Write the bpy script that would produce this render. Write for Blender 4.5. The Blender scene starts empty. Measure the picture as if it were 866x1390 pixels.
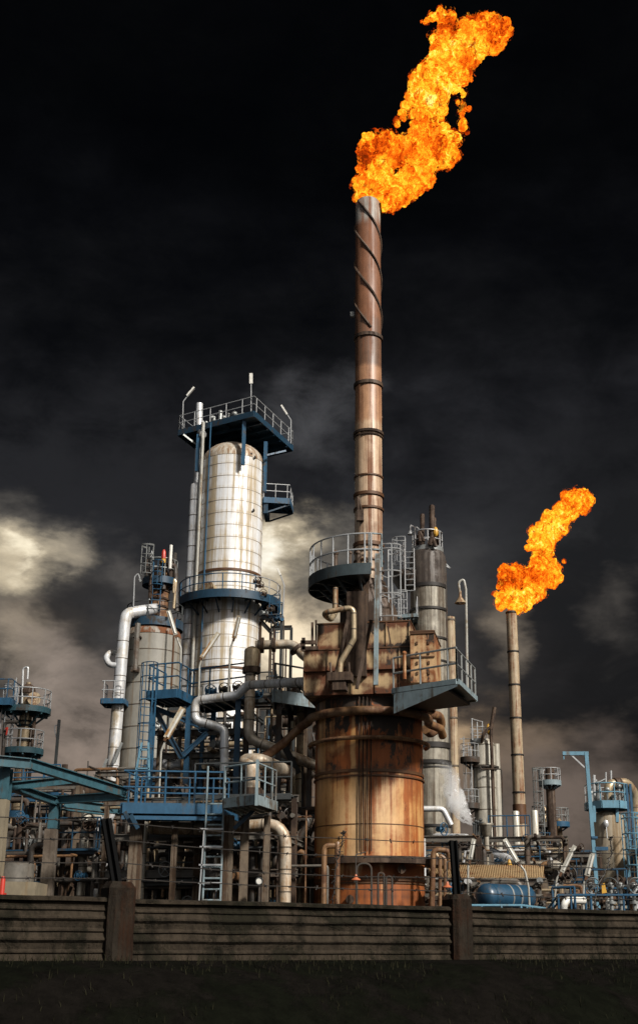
import bpy, bmesh, math, random
from mathutils import Vector, Matrix, noise
R = math.radians
PI = math.pi
random.seed(7)
SC = bpy.context.scene
COL = SC.collection

# ------------------------------------------------------------------ camera model (photo pixels 866 x 1390)
F, CX, CY = 1700.0, 490.0, 695.0
TH = math.atan(600 / F)
EYE = 0.05
cT, sT = math.cos(TH), math.sin(TH)

def P(px, py, Y):
    """world point seen at photo pixel (px, py) at distance Y in front of the camera"""
    u, v = (px - CX) / F, (CY - py) / F
    t = Y / (cT - v * sT)
    return Vector((u * t, Y, EYE + (sT + v * cT) * t))

def PZ(px, py, Z):
    u, v = (px - CX) / F, (CY - py) / F
    t = (Z - EYE) / (sT + v * cT)
    return Vector((u * t, (cT - v * sT) * t, Z))

def W(d, py, Y):
    """metres covered by d photo pixels at height py and distance Y"""
    return d / F * Y / (cT - (CY - py) / F * sT)

def ZA(py, Y):
    return P(0, py, Y).z

# ------------------------------------------------------------------ objects
BASE = {}
def thing(name, label, cat, loc, group=None):
    o = bpy.data.objects.new(name, None)
    COL.objects.link(o)
    o.empty_display_size = 0.3
    o.location = loc
    BASE[o.name] = Vector(loc)
    o['label'] = label
    o['category'] = cat
    if group: o['group'] = group
    return o

def tag(o, label, cat, group=None, kind=None):
    o['label'] = label
    o['category'] = cat
    if group: o['group'] = group
    if kind: o['kind'] = kind
    return o

class MB:
    def __init__(s):
        s.bm = bmesh.new()
        s.mi = 0
    def face(s, vs):
        try:
            f = s.bm.faces.new(vs)
            f.material_index = s.mi
            return f
        except ValueError:
            return None
    def hexa(s, p):      # 8 points: bottom 0-3 ccw, top 4-7
        v = [s.bm.verts.new(q) for q in p]
        for i in ((3, 2, 1, 0), (4, 5, 6, 7), (0, 1, 5, 4), (1, 2, 6, 5), (2, 3, 7, 6), (3, 0, 4, 7)):
            s.face([v[k] for k in i])
    def box(s, c, size, yaw=0.0):
        c = Vector(c)
        ex = Vector((math.cos(yaw), math.sin(yaw), 0)) * (size[0] / 2)
        ey = Vector((-math.sin(yaw), math.cos(yaw), 0)) * (size[1] / 2)
        ez = Vector((0, 0, size[2] / 2))
        s.hexa([c - ex - ey - ez, c + ex - ey - ez, c + ex + ey - ez, c - ex + ey - ez,
                c - ex - ey + ez, c + ex - ey + ez, c + ex + ey + ez, c - ex + ey + ez])
    def bar(s, p, q, w, h, up=(0, 0, 1)):
        p, q = Vector(p), Vector(q)
        d = (q - p)
        if d.length < 1e-6: return
        d.normalize()
        up = Vector(up)
        if abs(d.dot(up)) > 0.97: up = Vector((0, 1, 0))
        a = d.cross(up).normalized() * (w / 2)
        b = a.cross(d).normalized() * (h / 2)
        s.hexa([p - a - b, p + a - b, q + a - b, q - a - b, p - a + b, p + a + b, q + a + b, q - a + b])
    def ibeam(s, p, q, w, h, t=0.03):
        p, q = Vector(p), Vector(q)
        d = (q - p).normalized()
        up = Vector((0, 0, 1)) if abs(d.z) < 0.9 else Vector((0, 1, 0))
        a = d.cross(up).normalized()
        b = a.cross(d).normalized()
        o = b * (h / 2 - t / 2)
        s.bar(p + o, q + o, w, t, b)
        s.bar(p - o, q - o, w, t, b)
        s.bar(p, q, t, h - 2 * t, b)
    def prism(s, pts, z0, z1):
        n = len(pts)
        a = [s.bm.verts.new((p[0], p[1], z0)) for p in pts]
        b = [s.bm.verts.new((p[0], p[1], z1)) for p in pts]
        s.face(list(reversed(a))); s.face(b)
        for i in range(n):
            j = (i + 1) % n
            s.face([a[i], a[j], b[j], b[i]])
    def sweep(s, pts, r, seg=10, closed=False, rl=None, caps=True):
        pts = [Vector(p) for p in pts]
        n = len(pts)
        rings = []
        up = None
        for i in range(n):
            if closed:
                d = pts[(i + 1) % n] - pts[i - 1]
            else:
                d = pts[min(i + 1, n - 1)] - pts[max(i - 1, 0)]
            if d.length < 1e-9: d = Vector((0, 0, 1))
            d.normalize()
            if up is None:
                up = Vector((0, 0, 1)) if abs(d.z) < 0.9 else Vector((1, 0, 0))
            a = up - d * up.dot(d)
            if a.length < 1e-6: a = d.orthogonal()
            a.normalize()
            up = a
            b = d.cross(a)
            rr = rl[i] if rl else r
            rings.append([s.bm.verts.new(pts[i] + (a * math.cos(k * 2 * PI / seg) + b * math.sin(k * 2 * PI / seg)) * rr) for k in range(seg)])
        m = n if closed else n - 1
        for i in range(m):
            A, B = rings[i], rings[(i + 1) % n]
            for k in range(seg):
                l = (k + 1) % seg
                s.face([A[k], A[l], B[l], B[k]])
        if caps and not closed:
            s.face(list(reversed(rings[0]))); s.face(rings[-1])
    def pipe(s, pts, r, seg=10, bend=None, caps=True, joints=0.0, jr=1.05, jmi=None):
        """tube through pts with rounded corners; joints: spacing of lagging collars"""
        pts = [Vector(p) for p in pts]
        bend = bend or r * 2.2
        out = [pts[0]]
        for i in range(1, len(pts) - 1):
            a, b, c = pts[i - 1], pts[i], pts[i + 1]
            u, v = (a - b), (c - b)
            lu, lv = u.length, v.length
            if lu < 1e-6 or lv < 1e-6: continue
            u.normalize(); v.normalize()
            ang = u.angle(v)
            if ang > PI - 0.03:
                out.append(b); continue
            k = min(bend / max(math.tan(ang / 2), 0.2), lu * 0.48, lv * 0.48)
            p0, p1 = b + u * k, b + v * k
            for j in range(7):
                t = j / 6
                out.append(p0 * (1 - t) ** 2 + b * 2 * t * (1 - t) + p1 * t * t)
        out.append(pts[-1])
        s.sweep(out, r, seg, caps=caps)
        if joints:
            old = s.mi
            if jmi is not None: s.mi = jmi
            for i in range(len(pts) - 1):
                d = pts[i + 1] - pts[i]
                L = d.length
                if L < bend * 2.2: continue
                d.normalize()
                k = bend * (1.05 if i else 0.2)
                while k < L - bend * 0.9:
                    q = pts[i] + d * k
                    s.sweep([q - d * 0.02, q + d * 0.02], r * jr, seg)
                    k += joints
            s.mi = old
    def rod(s, p, q, r, seg=8):
        s.sweep([p, q], r, seg)
    def lathe(s, prof, cx, cy, seg=48, a0=0.0, a1=2 * PI, closed_prof=False):
        full = abs(a1 - a0) > 2 * PI - 1e-4
        n = seg if full else seg + 1
        rings = []
        for i in range(n):
            a = a0 + (a1 - a0) * i / seg
            c, q = math.cos(a), math.sin(a)
            rings.append([s.bm.verts.new((cx + r * c, cy + r * q, z)) for r, z in prof])
        m = len(prof)
        for i in range(seg):
            A, B = rings[i], rings[(i + 1) % n]
            for k in range(m if closed_prof else m - 1):
                l = (k + 1) % m
                s.face([A[k], B[k], B[l], A[l]])
        if not full and closed_prof:
            s.face(rings[0]); s.face(list(reversed(rings[-1])))
    def ring(s, cx, cy, z, r, tr, seg=48, a0=0.0, a1=2 * PI, ts=8):
        n = seg
        full = abs(a1 - a0) > 2 * PI - 1e-4
        pts = [(cx + r * math.cos(a0 + (a1 - a0) * i / n), cy + r * math.sin(a0 + (a1 - a0) * i / n), z) for i in range(n if full else n + 1)]
        s.sweep(pts, tr, ts, closed=full)
    def band(s, cx, cy, z, r, h, proud=0.02, seg=48, a0=0.0, a1=2 * PI):
        s.lathe([(r - 0.05, z - h / 2), (r + proud, z - h / 2), (r + proud, z + h / 2), (r - 0.05, z + h / 2)], cx, cy, seg, a0, a1, True)
    def ball(s, c, r, seg=12, sz=(1, 1, 1)):
        c = Vector(c)
        prof = [(math.sin(PI * i / 8), -math.cos(PI * i / 8)) for i in range(9)]
        rings = []
        for k in range(seg):
            a = 2 * PI * k / seg
            rings.append([s.bm.verts.new((c.x + sz[0] * r * q * math.cos(a), c.y + sz[1] * r * q * math.sin(a), c.z + sz[2] * r * z)) for q, z in prof])
        for k in range(seg):
            A, B = rings[k], rings[(k + 1) % seg]
            for i in range(8):
                s.face([A[i], B[i], B[i + 1], A[i + 1]])
    def pieces(s):
        """the mesh cut into its separate fittings (islands whose boxes touch stay together)"""
        bm = s.bm
        bm.verts.index_update()
        seen = [-1] * len(bm.verts); isl = []
        for v in bm.verts:
            if seen[v.index] >= 0: continue
            k = len(isl); st = [v]; seen[v.index] = k; vs = []
            while st:
                a = st.pop(); vs.append(a)
                for e in a.link_edges:
                    b = e.other_vert(a)
                    if seen[b.index] < 0: seen[b.index] = k; st.append(b)
            isl.append(vs)
        box = [[min(v.co[i] for v in vs) - 0.02 for i in range(3)] + [max(v.co[i] for v in vs) + 0.02 for i in range(3)] for vs in isl]
        par = list(range(len(isl)))
        def fd(a):
            while par[a] != a: a = par[a]
            return a
        for i in range(len(isl)):
            for j in range(i):
                A, B = box[i], box[j]
                if all(A[c] <= B[c + 3] and B[c] <= A[c + 3] for c in range(3)): par[fd(i)] = fd(j)
        grp = {}
        for i, vs in enumerate(isl): grp.setdefault(fd(i), []).extend(vs)
        res = []
        for vs in grp.values():
            nb = bmesh.new(); mp = {}
            fs = set()
            for v in vs:
                mp[v] = nb.verts.new(v.co); fs.update(v.link_faces)
            for f in sorted(fs, key=lambda f: f.index):
                g = nb.faces.new([mp[v] for v in f.verts]); g.material_index = f.material_index
            res.append(nb)
        bm.free()
        return res
    # --- fittings
    def rail(s, pts, h=1.1, r=0.028, step=1.5, closed=False, mid=True, toe=True, th=0.13):
        pts = [Vector(p) for p in pts]
        up = Vector((0, 0, 1))
        loop = pts + [pts[0]] if closed else pts
        for hh in ((h, h * 0.52) if mid else (h,)):
            s.sweep([p + up * hh for p in pts], r, 6, closed=closed)
        L = 0.0; nxt = 0.0
        for i in range(len(loop) - 1):
            a, b = loop[i], loop[i + 1]
            d = (b - a).length
            while nxt <= L + d + 1e-4:
                q = a.lerp(b, max(0, min(1, (nxt - L) / max(d, 1e-6))))
                s.rod(q, q + up * h, r, 6)
                nxt += step
            L += d
            if toe: s.bar(a + up * th * 0.5, b + up * th * 0.5, 0.012, th)
        if not closed: s.rod(loop[-1], loop[-1] + up * h, r, 6)
    def ladder(s, x, y, z0, z1, ang, w=0.5, cage=True, r=0.025, hoops=1.0, cz=2.2, cr=0.4, top=1.0):
        """ang: direction (radians) in which the climber's back points"""
        d = Vector((math.cos(ang), math.sin(ang), 0)); e = Vector((-d.y, d.x, 0))
        for k in (-1, 1):
            a = Vector((x, y, z0)) + e * (k * w / 2)
            s.rod(a, a + Vector((0, 0, z1 - z0 + top)), r, 6)
        n = max(2, int((z1 - z0) / 0.32))
        for i in range(n + 1):
            z = z0 + (z1 - z0) * i / n
            s.rod(Vector((x, y, z)) + e * w / 2, Vector((x, y, z)) - e * w / 2, r * 0.8, 5)
        if cage:
            zs = []
            z = z0 + cz
            while z < z1 + top: zs.append(z); z += hoops
            zs.append(z1 + top)
            def hp(t, z):
                a = -PI * 0.5 + PI * t
                return Vector((x, y, z)) + d * (cr * 1.0 * (0.15 + math.cos(a) * 1.5)) + e * (cr * math.sin(a))
            for z in zs:
                s.sweep([Vector((x, y, z)) - e * w / 2] + [hp(i / 10, z) for i in range(11)] + [Vector((x, y, z)) + e * w / 2], r * 0.9, 5)
            for i in (0, 0.25, 0.5, 0.75, 1):
                s.rod(hp(i, zs[0]), hp(i, zs[-1]), r * 0.75, 5)
    def valve(s, c, r=0.25, ang=0.0, body=0.14):
        """gate valve: body, bonnet, stem and hand wheel facing direction ang"""
        c = Vector(c); d = Vector((math.cos(ang), math.sin(ang), 0)); e = Vector((-d.y, d.x, 0)); u = Vector((0, 0, 1))
        s.ball(c, body, 10, (1.1, 1.1, 1.3))
        s.sweep([c - e * body * 1.9, c - e * body * 1.6], body * 1.35, 12)
        s.sweep([c + e * body * 1.6, c + e * body * 1.9], body * 1.35, 12)
        s.rod(c - e * body * 1.7, c + e * body * 1.7, body * 0.85, 10)
        s.rod(c, c + d * body * 2.6, body * 0.4, 8)
        h = c + d * body * 2.4
        s.sweep([h + (e * math.cos(a) + u * math.sin(a)) * r for a in [2 * PI * i / 20 for i in range(20)]], r * 0.09, 6, closed=True)
        for i in range(4):
            a = PI / 4 * 1 + i * PI / 2
            s.rod(h, h + (e * math.cos(a) + u * math.sin(a)) * r, r * 0.06, 5)
    def build(s, name, mats, parent=None, smooth=40, split=False):
        if not isinstance(mats, (list, tuple)): mats = [mats]
        if split:
            out = None
            for b in s.pieces():
                q = MB(); q.bm.free(); q.bm = b
                out = q.build(name, mats, parent, smooth)
            return out
        me = bpy.data.meshes.new(name)
        off = BASE[parent.name] if parent is not None else Vector((0, 0, 0))
        if off.length: bmesh.ops.translate(s.bm, verts=s.bm.verts, vec=-off)
        bmesh.ops.recalc_face_normals(s.bm, faces=s.bm.faces)
        s.bm.to_mesh(me); s.bm.free()
        for m in mats: me.materials.append(m)
        if smooth:
            for p in me.polygons: p.use_smooth = True
            me.set_sharp_from_angle(angle=R(smooth))
        o = bpy.data.objects.new(name, me)
        COL.objects.link(o)
        if parent is not None:
            o.parent = parent
            BASE[o.name] = off
        else:
            BASE[o.name] = Vector((0, 0, 0))
        return o

def arc(cx, cy, z, r, a0, a1, n):
    return [Vector((cx + r * math.cos(a0 + (a1 - a0) * i / n), cy + r * math.sin(a0 + (a1 - a0) * i / n), z)) for i in range(n + 1)]

def round_platform(parent, cx, cy, z, r0, r1, a0, a1, dmat, rmat, h=1.1, th=0.14, rr=0.03, step=1.3, brackets=8, fas=0.28, rail=True, railrange=None, name='platform'):
    full = abs(a1 - a0) > 2 * PI - 1e-3
    m = MB()
    n = max(12, int(abs(a1 - a0) * 9))
    m.lathe([(r0, z - th), (r1, z - th), (r1, z), (r0, z)], cx, cy, n, a0, a1, True)
    m.lathe([(r1 + 0.002, z - fas), (r1 + 0.03, z - fas), (r1 + 0.03, z + 0.12), (r1 + 0.002, z + 0.12)], cx, cy, n, a0, a1, True)
    for i in range(brackets):
        a = a0 + (a1 - a0) * (i + 0.5) / brackets
        d = Vector((math.cos(a), math.sin(a), 0)); c = Vector((cx, cy, 0))
        m.bar(c + d * r0 + Vector((0, 0, z - th - 0.09)), c + d * r1 + Vector((0, 0, z - th - 0.09)), 0.09, 0.16)
        m.bar(c + d * (r0 - 0.02) + Vector((0, 0, z - th - (r1 - r0) * 0.8)), c + d * (r0 + (r1 - r0) * 0.75) + Vector((0, 0, z - th - 0.15)), 0.08, 0.08)
    p = m.build(name, dmat, parent)
    if rail:
        b0, b1 = railrange or (a0, a1)
        m = MB()
        pts = arc(cx, cy, z, r1 - 0.03, b0, b1, max(10, int(abs(b1 - b0) * 7)))
        if full and not railrange: m.rail(pts[:-1], h, rr, step, closed=True, toe=False)
        else: m.rail(pts, h, rr, step, toe=False)
        m.build('railing', rmat, p)
    return p

def deck(parent, pts, z, dmat, rmat, rails, h=1.1, th=0.1, beam=0.28, rr=0.03, step=1.4, name='platform', joists=True):
    """polygonal deck; rails: lists of point indices"""
    m = MB()
    m.prism(pts, z - th, z)
    n = len(pts)
    c = sum((Vector((p[0], p[1], 0)) for p in pts), Vector()) / n
    for i in range(n):
        a, b = Vector((pts[i][0], pts[i][1], z - beam / 2 + 0.06)), Vector((pts[(i + 1) % n][0], pts[(i + 1) % n][1], z - beam / 2 + 0.06))
        o = (b - a).cross(Vector((0, 0, 1))).normalized() * 0.04
        if o.dot(Vector((c.x, c.y, a.z)) - a) > 0: o = -o
        m.bar(a + o, b + o, 0.07, beam)
    if joists:
        for i in range(1, 5):
            t = i / 5
            a = Vector((pts[0][0], pts[0][1], 0)).lerp(Vector((pts[1][0], pts[1][1], 0)), t)
            b = Vector((pts[3][0], pts[3][1], 0)).lerp(Vector((pts[2][0], pts[2][1], 0)), t) if n > 3 else c
            m.bar(a + Vector((0, 0, z - th - 0.09)), b + Vector((0, 0, z - th - 0.09)), 0.08, 0.15)
    p = m.build(name, dmat, parent)
    for rl in rails:
        m = MB()
        m.rail([Vector((pts[i][0], pts[i][1], z)) for i in rl], h, rr, step, toe=False)
        m.build('railing', rmat, p)
    return p

# ------------------------------------------------------------------ materials
MATS = {}
def nodes_of(name):
    m = bpy.data.materials.new(name)
    m.use_nodes = True
    nt = m.node_tree
    b = nt.nodes['Principled BSDF']
    return m, nt, b

def N(nt, t, **kw):
    n = nt.nodes.new(t)
    for k, v in kw.items(): setattr(n, k, v)
    return n

def ramp(nt, src, stops, interp='LINEAR'):
    r = N(nt, 'ShaderNodeValToRGB')
    r.color_ramp.interpolation = interp
    e = r.color_ramp.elements
    while len(e) < len(stops): e.new(0.5)
    for i, (p, c) in enumerate(stops):
        e[i].position = p
        e[i].color = (c, c, c, 1) if isinstance(c, (int, float)) else (c[0], c[1], c[2], 1)
    nt.links.new(src, r.inputs['Fac'])
    return r.outputs['Color']

def mixc(nt, f, a, b, mode='MIX'):
    m = N(nt, 'ShaderNodeMix', data_type='RGBA', blend_type=mode)
    for s, v in ((0, f), (6, a), (7, b)):
        if hasattr(v, 'is_linked') or hasattr(v, 'links'):
            nt.links.new(v, m.inputs[s])
        elif isinstance(v, (int, float)): m.inputs[s].default_value = v
        else: m.inputs[s].default_value = (v[0], v[1], v[2], 1)
    return m.outputs[2]

def mth(nt, op, a, b=None, c=None, clamp=False):
    m = N(nt, 'ShaderNodeMath', operation=op)
    m.use_clamp = clamp
    for i, v in enumerate((a, b, c)):
        if v is None: continue
        if isinstance(v, (int, float)): m.inputs[i].default_value = v
        else: nt.links.new(v, m.inputs[i])
    return m.outputs[0]

def noise_at(nt, vec, scale, detail=6, rough=0.6, dist=0.0, mapscale=None, loc=(0, 0, 0)):
    if mapscale is not None or loc != (0, 0, 0):
        mp = N(nt, 'ShaderNodeMapping')
        mp.inputs['Scale'].default_value = mapscale or (1, 1, 1)
        mp.inputs['Location'].default_value = loc
        nt.links.new(vec, mp.inputs['Vector'])
        vec = mp.outputs['Vector']
    n = N(nt, 'ShaderNodeTexNoise')
    n.inputs['Scale'].default_value = scale
    n.inputs['Detail'].default_value = detail
    n.inputs['Roughness'].default_value = rough
    n.inputs['Distortion'].default_value = dist
    nt.links.new(vec, n.inputs['Vector'])
    return n.outputs['Fac']

def weathered(name, base, rust=(0.16, 0.055, 0.014), amt=0.35, streak=0.5, scale=0.6, metallic=0.0, rough=0.5, soft=0.16,
              bump=0.15, grime=0.5, zstops=None, zmax=1.0, dark=(0.03, 0.018, 0.01), darkamt=0.0, var=None, contrast=1.6, period=None, spec=0.5, stx=5.5, darkz=None, runs=None):
    """weathered paint or cladding: rust patches, vertical run-down streaks, grime"""
    m, nt, b = nodes_of(name)
    L = nt.links.new
    co = N(nt, 'ShaderNodeTexCoord').outputs['Object']
    patch = noise_at(nt, co, scale, 9, 0.68, 0.4)
    st = noise_at(nt, co, 1.0, 6, 0.6, 0.0, (scale * stx, scale * stx, scale * 0.16))
    st2 = noise_at(nt, co, 1.0, 4, 0.5, 0.0, (scale * stx * 2.5, scale * stx * 2.5, scale * 0.35), (3, 1, 7))
    f = mth(nt, 'ADD', mth(nt, 'MULTIPLY', patch, 1 - streak), mth(nt, 'MULTIPLY', mth(nt, 'ADD', mth(nt, 'MULTIPLY', st, 0.74), mth(nt, 'MULTIPLY', st2, 0.26)), streak))
    f = mth(nt, 'MULTIPLY_ADD', mth(nt, 'SUBTRACT', f, 0.5), contrast, 0.5)
    col = base
    if period:
        pz = N(nt, 'ShaderNodeSeparateXYZ'); L(co, pz.inputs[0])
        fr = mth(nt, 'FRACT', mth(nt, 'DIVIDE', mth(nt, 'SUBTRACT', pz.outputs['Z'], period[1]), period[0]))
        f = mth(nt, 'ADD', f, ramp(nt, fr, [(0.0, 0.03), (0.08, 0.0), (0.55, 0.0), (0.93, period[2]), (1.0, period[2] * 1.2)]))
    if zstops:
        sp = N(nt, 'ShaderNodeSeparateXYZ'); L(co, sp.inputs[0])
        wob = mth(nt, 'MULTIPLY_ADD', st2, 0.25, -0.125)
        z = mth(nt, 'DIVIDE', mth(nt, 'ADD', sp.outputs['Z'], wob), zmax)
        if isinstance(zstops[0][1], (int, float)):
            bias = ramp(nt, z, zstops)
            f = mth(nt, 'ADD', f, mth(nt, 'SUBTRACT', bias, 0.5))
        else:
            col = ramp(nt, z, zstops)
    c = 1 - amt
    lo, hi = 0.5 - (0.5 - (c - 0.5)) * 0 + (c - 0.5) * 0.5 - soft / 2, 0
    lo = 0.5 + (c - 0.5) * 0.42 - soft / 2
    hi = lo + soft
    mask = ramp(nt, f, [(max(0.0, lo), 0.0), (min(1.0, hi), 1.0)])
    mask.node.color_ramp.interpolation = 'EASE'
    if var is not None:
        vn = noise_at(nt, co, scale * 0.35, 3, 0.5, 0, None, (5, 9, 2))
        col = mixc(nt, ramp(nt, vn, [(0.4, 0.0), (0.6, 1.0)]), col, var)
    out = mixc(nt, mask, col, rust)
    if runs:          # narrow dark run-down streaks hanging below the seams
        rs, rc, rk = runs
        sr = N(nt, 'ShaderNodeSeparateXYZ'); L(co, sr.inputs[0])
        rn = noise_at(nt, co, 1.0, 5, 0.6, 0.0, (2.6, 2.6, 0.05), (9, 2, 5))
        rn2 = noise_at(nt, co, 1.0, 5, 0.65, 0.0, (7.5, 7.5, 0.25), (1, 6, 3))
        rb = ramp(nt, mth(nt, 'DIVIDE', sr.outputs['Z'], zmax), rs)
        rf = mth(nt, 'ADD', mth(nt, 'ADD', mth(nt, 'MULTIPLY', rn, 0.6), mth(nt, 'MULTIPLY', rn2, 0.4)), mth(nt, 'SUBTRACT', rb, 0.5))
        out = mixc(nt, mth(nt, 'MULTIPLY', ramp(nt, rf, [(0.50, 0.0), (0.64, 1.0)]), rk), out, rc)
    if darkamt:
        dn = noise_at(nt, co, scale * 1.7, 8, 0.75, 0.3, (1, 1, 0.6), (11, 4, 2))
        dn = mth(nt, 'MULTIPLY', dn, mth(nt, 'MULTIPLY_ADD', mask, 0.35, 0.75))
        if darkz:
            sd = N(nt, 'ShaderNodeSeparateXYZ'); L(co, sd.inputs[0])
            dn = mth(nt, 'MULTIPLY', dn, ramp(nt, mth(nt, 'DIVIDE', sd.outputs['Z'], zmax), darkz))
        out = mixc(nt, ramp(nt, dn, [(0.62 - darkamt * 0.3, 0.0), (0.66 - darkamt * 0.3, 1.0)]), out, dark)
    g = noise_at(nt, co, scale * 5, 8, 0.7, 0, (1, 1, 0.5), (2, 2, 2))
    gv = ramp(nt, g, [(0.28, 1 - grime), (0.62, 1.0)])
    out = mixc(nt, 1.0, out, gv, 'MULTIPLY')
    L(out, b.inputs['Base Color'])
    b.inputs['Specular IOR Level'].default_value = spec
    rg = mth(nt, 'MULTIPLY_ADD', mask, 0.35, rough, True)
    L(rg, b.inputs['Roughness'])
    if metallic:
        L(mth(nt, 'MULTIPLY', mth(nt, 'SUBTRACT', 1.0, mask), metallic), b.inputs['Metallic'])
    if bump:
        bp = N(nt, 'ShaderNodeBump')
        bp.inputs['Strength'].default_value = bump
        bp.inputs['Distance'].default_value = 0.05
        L(mth(nt, 'ADD', g, mth(nt, 'MULTIPLY', mask, 0.4)), bp.inputs['Height'])
        L(bp.outputs[0], b.inputs['Normal'])
    MATS[name] = m
    return m

def simple(name, col, rough=0.5, metallic=0.0, var=0.3, scale=3.0, spec=0.5):
    m, nt, b = nodes_of(name)
    b.inputs['Specular IOR Level'].default_value = spec
    co = N(nt, 'ShaderNodeTexCoord').outputs['Object']
    n = noise_at(nt, co, scale, 6, 0.65)
    v = ramp(nt, n, [(0.3, 1 - var), (0.65, 1.0)])
    nt.links.new(mixc(nt, 1.0, col, v, 'MULTIPLY'), b.inputs['Base Color'])
    b.inputs['Roughness'].default_value = rough
    b.inputs['Metallic'].default_value = metallic
    MATS[name] = m
    return m
# ------------------------------------------------------------------ material palette
DRUM_H = ZA(940, 45)
M = {}
M['drum'] = weathered('rusted_drum_paint', (0.76, 0.58, 0.37), (0.28, 0.075, 0.012), 0.54, 0.68, 0.42, stx=4.0, darkz=[(0.0, 0.88), (0.6, 0.82), (0.67, 0.98), (0.80, 0.93), (0.87, 1.06), (1.0, 1.14)], runs=([(0.0, 0.44), (0.19, 0.54), (0.205, 0.60), (0.215, 0.56), (0.30, 0.45), (0.42, 0.42), (0.60, 0.47), (0.675, 0.62), (0.685, 0.55), (0.72, 0.46), (0.84, 0.50), (0.95, 0.60), (1.0, 0.55)], (0.065, 0.020, 0.006), 0.8), rough=0.34, soft=0.27, bump=0.12, grime=0.35, var=(0.60, 0.32, 0.115), contrast=3.3,
    zstops=[(0.0, 0.50), (0.15, 0.56), (0.205, 0.76), (0.27, 0.68), (0.34, 0.47), (0.48, 0.36), (0.60, 0.40), (0.65, 0.50), (0.69, 0.70), (0.76, 0.56), (0.86, 0.62), (0.93, 0.74), (1.0, 0.5)],
    zmax=DRUM_H, darkamt=0.22, metallic=0.15)
zc_ = lambda py: ZA(py, 43) / ZA(846, 43)
CZ = []
for a_, b_ in ((942, 911), (909, 881), (879, 846)):
    za_, zb_ = zc_(a_), zc_(b_)
    CZ += [(za_ + 0.002, 0.66), (za_ + (zb_ - za_) * 0.22, 0.50), (za_ + (zb_ - za_) * 0.62, 0.44), (zb_ - 0.004, 0.74)]
M['casing'] = weathered('rusted_casing_plate', (0.50, 0.35, 0.19), (0.115, 0.034, 0.008), 0.5, 0.34, 0.6, stx=4.0, contrast=2.2, rough=0.42, soft=0.3, zstops=CZ, zmax=ZA(846, 43), metallic=0.1, grime=0.5, darkamt=0.25)
M['casing_pale'] = weathered('pale_orange_plate', (0.50, 0.32, 0.16), (0.22, 0.07, 0.016), 0.6, 0.45, 0.8, stx=4, contrast=2.0, rough=0.5, soft=0.2, grime=0.4, darkamt=0.1)
M['dark_rust'] = weathered('dark_rusted_steel', (0.075, 0.042, 0.022), (0.03, 0.016, 0.009), 0.5, 0.5, 0.9, rough=0.65, grime=0.5)
M['brown_pipe'] = weathered('brown_rusted_pipe', (0.20, 0.105, 0.045), (0.10, 0.04, 0.014), 0.45, 0.3, 1.2, rough=0.5, grime=0.45)
M['lag_brown'] = weathered('stained_lagging', (0.42, 0.33, 0.21), (0.17, 0.08, 0.03), 0.4, 0.4, 0.9, metallic=0.45, rough=0.36, grime=0.45)
M['silver'] = weathered('aluminium_cladding', (0.80, 0.81, 0.82), (0.40, 0.32, 0.21), 0.44, 0.86, 0.55, contrast=2.0, period=(0.86, 0.2, 0.04), metallic=0.2, rough=0.34, soft=0.3, bump=0.06, grime=0.16)
M['silver_dome'] = weathered('stained_cladding', (0.60, 0.55, 0.46), (0.22, 0.12, 0.05), 0.5, 0.7, 0.8, metallic=0.3, rough=0.4, soft=0.3, grime=0.35)
M['silver_pipe'] = weathered('aluminium_lagging', (0.78, 0.79, 0.80), (0.30, 0.24, 0.16), 0.3, 0.5, 0.8, metallic=0.45, rough=0.30, soft=0.3, bump=0.05, grime=0.35)
M['grey_col'] = weathered('grey_column_paint', (0.245, 0.232, 0.20), (0.16, 0.12, 0.075), 0.28, 0.75, 0.5, rough=0.5, soft=0.3, bump=0.05, grime=0.25)
M['grey_top'] = weathered('rust_spotted_grey', (0.22, 0.19, 0.15), (0.15, 0.05, 0.015), 0.55, 0.35, 1.0, rough=0.55, soft=0.12, grime=0.35)
M['beige_col'] = weathered('beige_vessel_paint', (0.34, 0.295, 0.22), (0.20, 0.14, 0.075), 0.42, 0.9, 0.6, rough=0.5, soft=0.3, bump=0.05, grime=0.35)
M['dark_col'] = weathered('blackened_cladding', (0.34, 0.31, 0.25), (0.10, 0.075, 0.05), 0.5, 0.7, 0.8, metallic=0.2, rough=0.45, soft=0.25, grime=0.5,
    zstops=None)
M['dark_col_top'] = weathered('sooty_cladding', (0.075, 0.058, 0.045), (0.035, 0.024, 0.018), 0.5, 0.6, 0.9, rough=0.55, grime=0.5)
M['small_col'] = weathered('pale_column_cladding', (0.50, 0.47, 0.40), (0.20, 0.16, 0.11), 0.4, 0.85, 0.7, metallic=0.25, rough=0.4, soft=0.3, grime=0.35)
M['concrete'] = weathered('stained_concrete', (0.15, 0.12, 0.09), (0.07, 0.05, 0.035), 0.45, 0.5, 1.0, rough=0.85, soft=0.3, grime=0.45, bump=0.3)  # stained, with the base lowered to stand in for shade near the ground
M['concrete_fence'] = weathered('sooty_mossy_concrete', (0.038, 0.029, 0.020), (0.015, 0.013, 0.008), 0.5, 0.25, 2.2, rough=0.95, soft=0.25, grime=0.7, bump=0.7, spec=0.12, contrast=2.6)  # base darkened to carry the fence's shade; the patches are stains
M['fence_post'] = weathered('rust_run_concrete', (0.023, 0.018, 0.013), (0.028, 0.012, 0.006), 0.42, 0.6, 2.0, rough=0.95, soft=0.2, grime=0.6, bump=0.6, spec=0.12)  # rust runs over a base darkened for the same shade
M['blue'] = weathered('blue_steel_paint', (0.020, 0.078, 0.145), (0.05, 0.04, 0.03), 0.22, 0.4, 1.1, rough=0.42, grime=0.4, bump=0.05)
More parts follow.
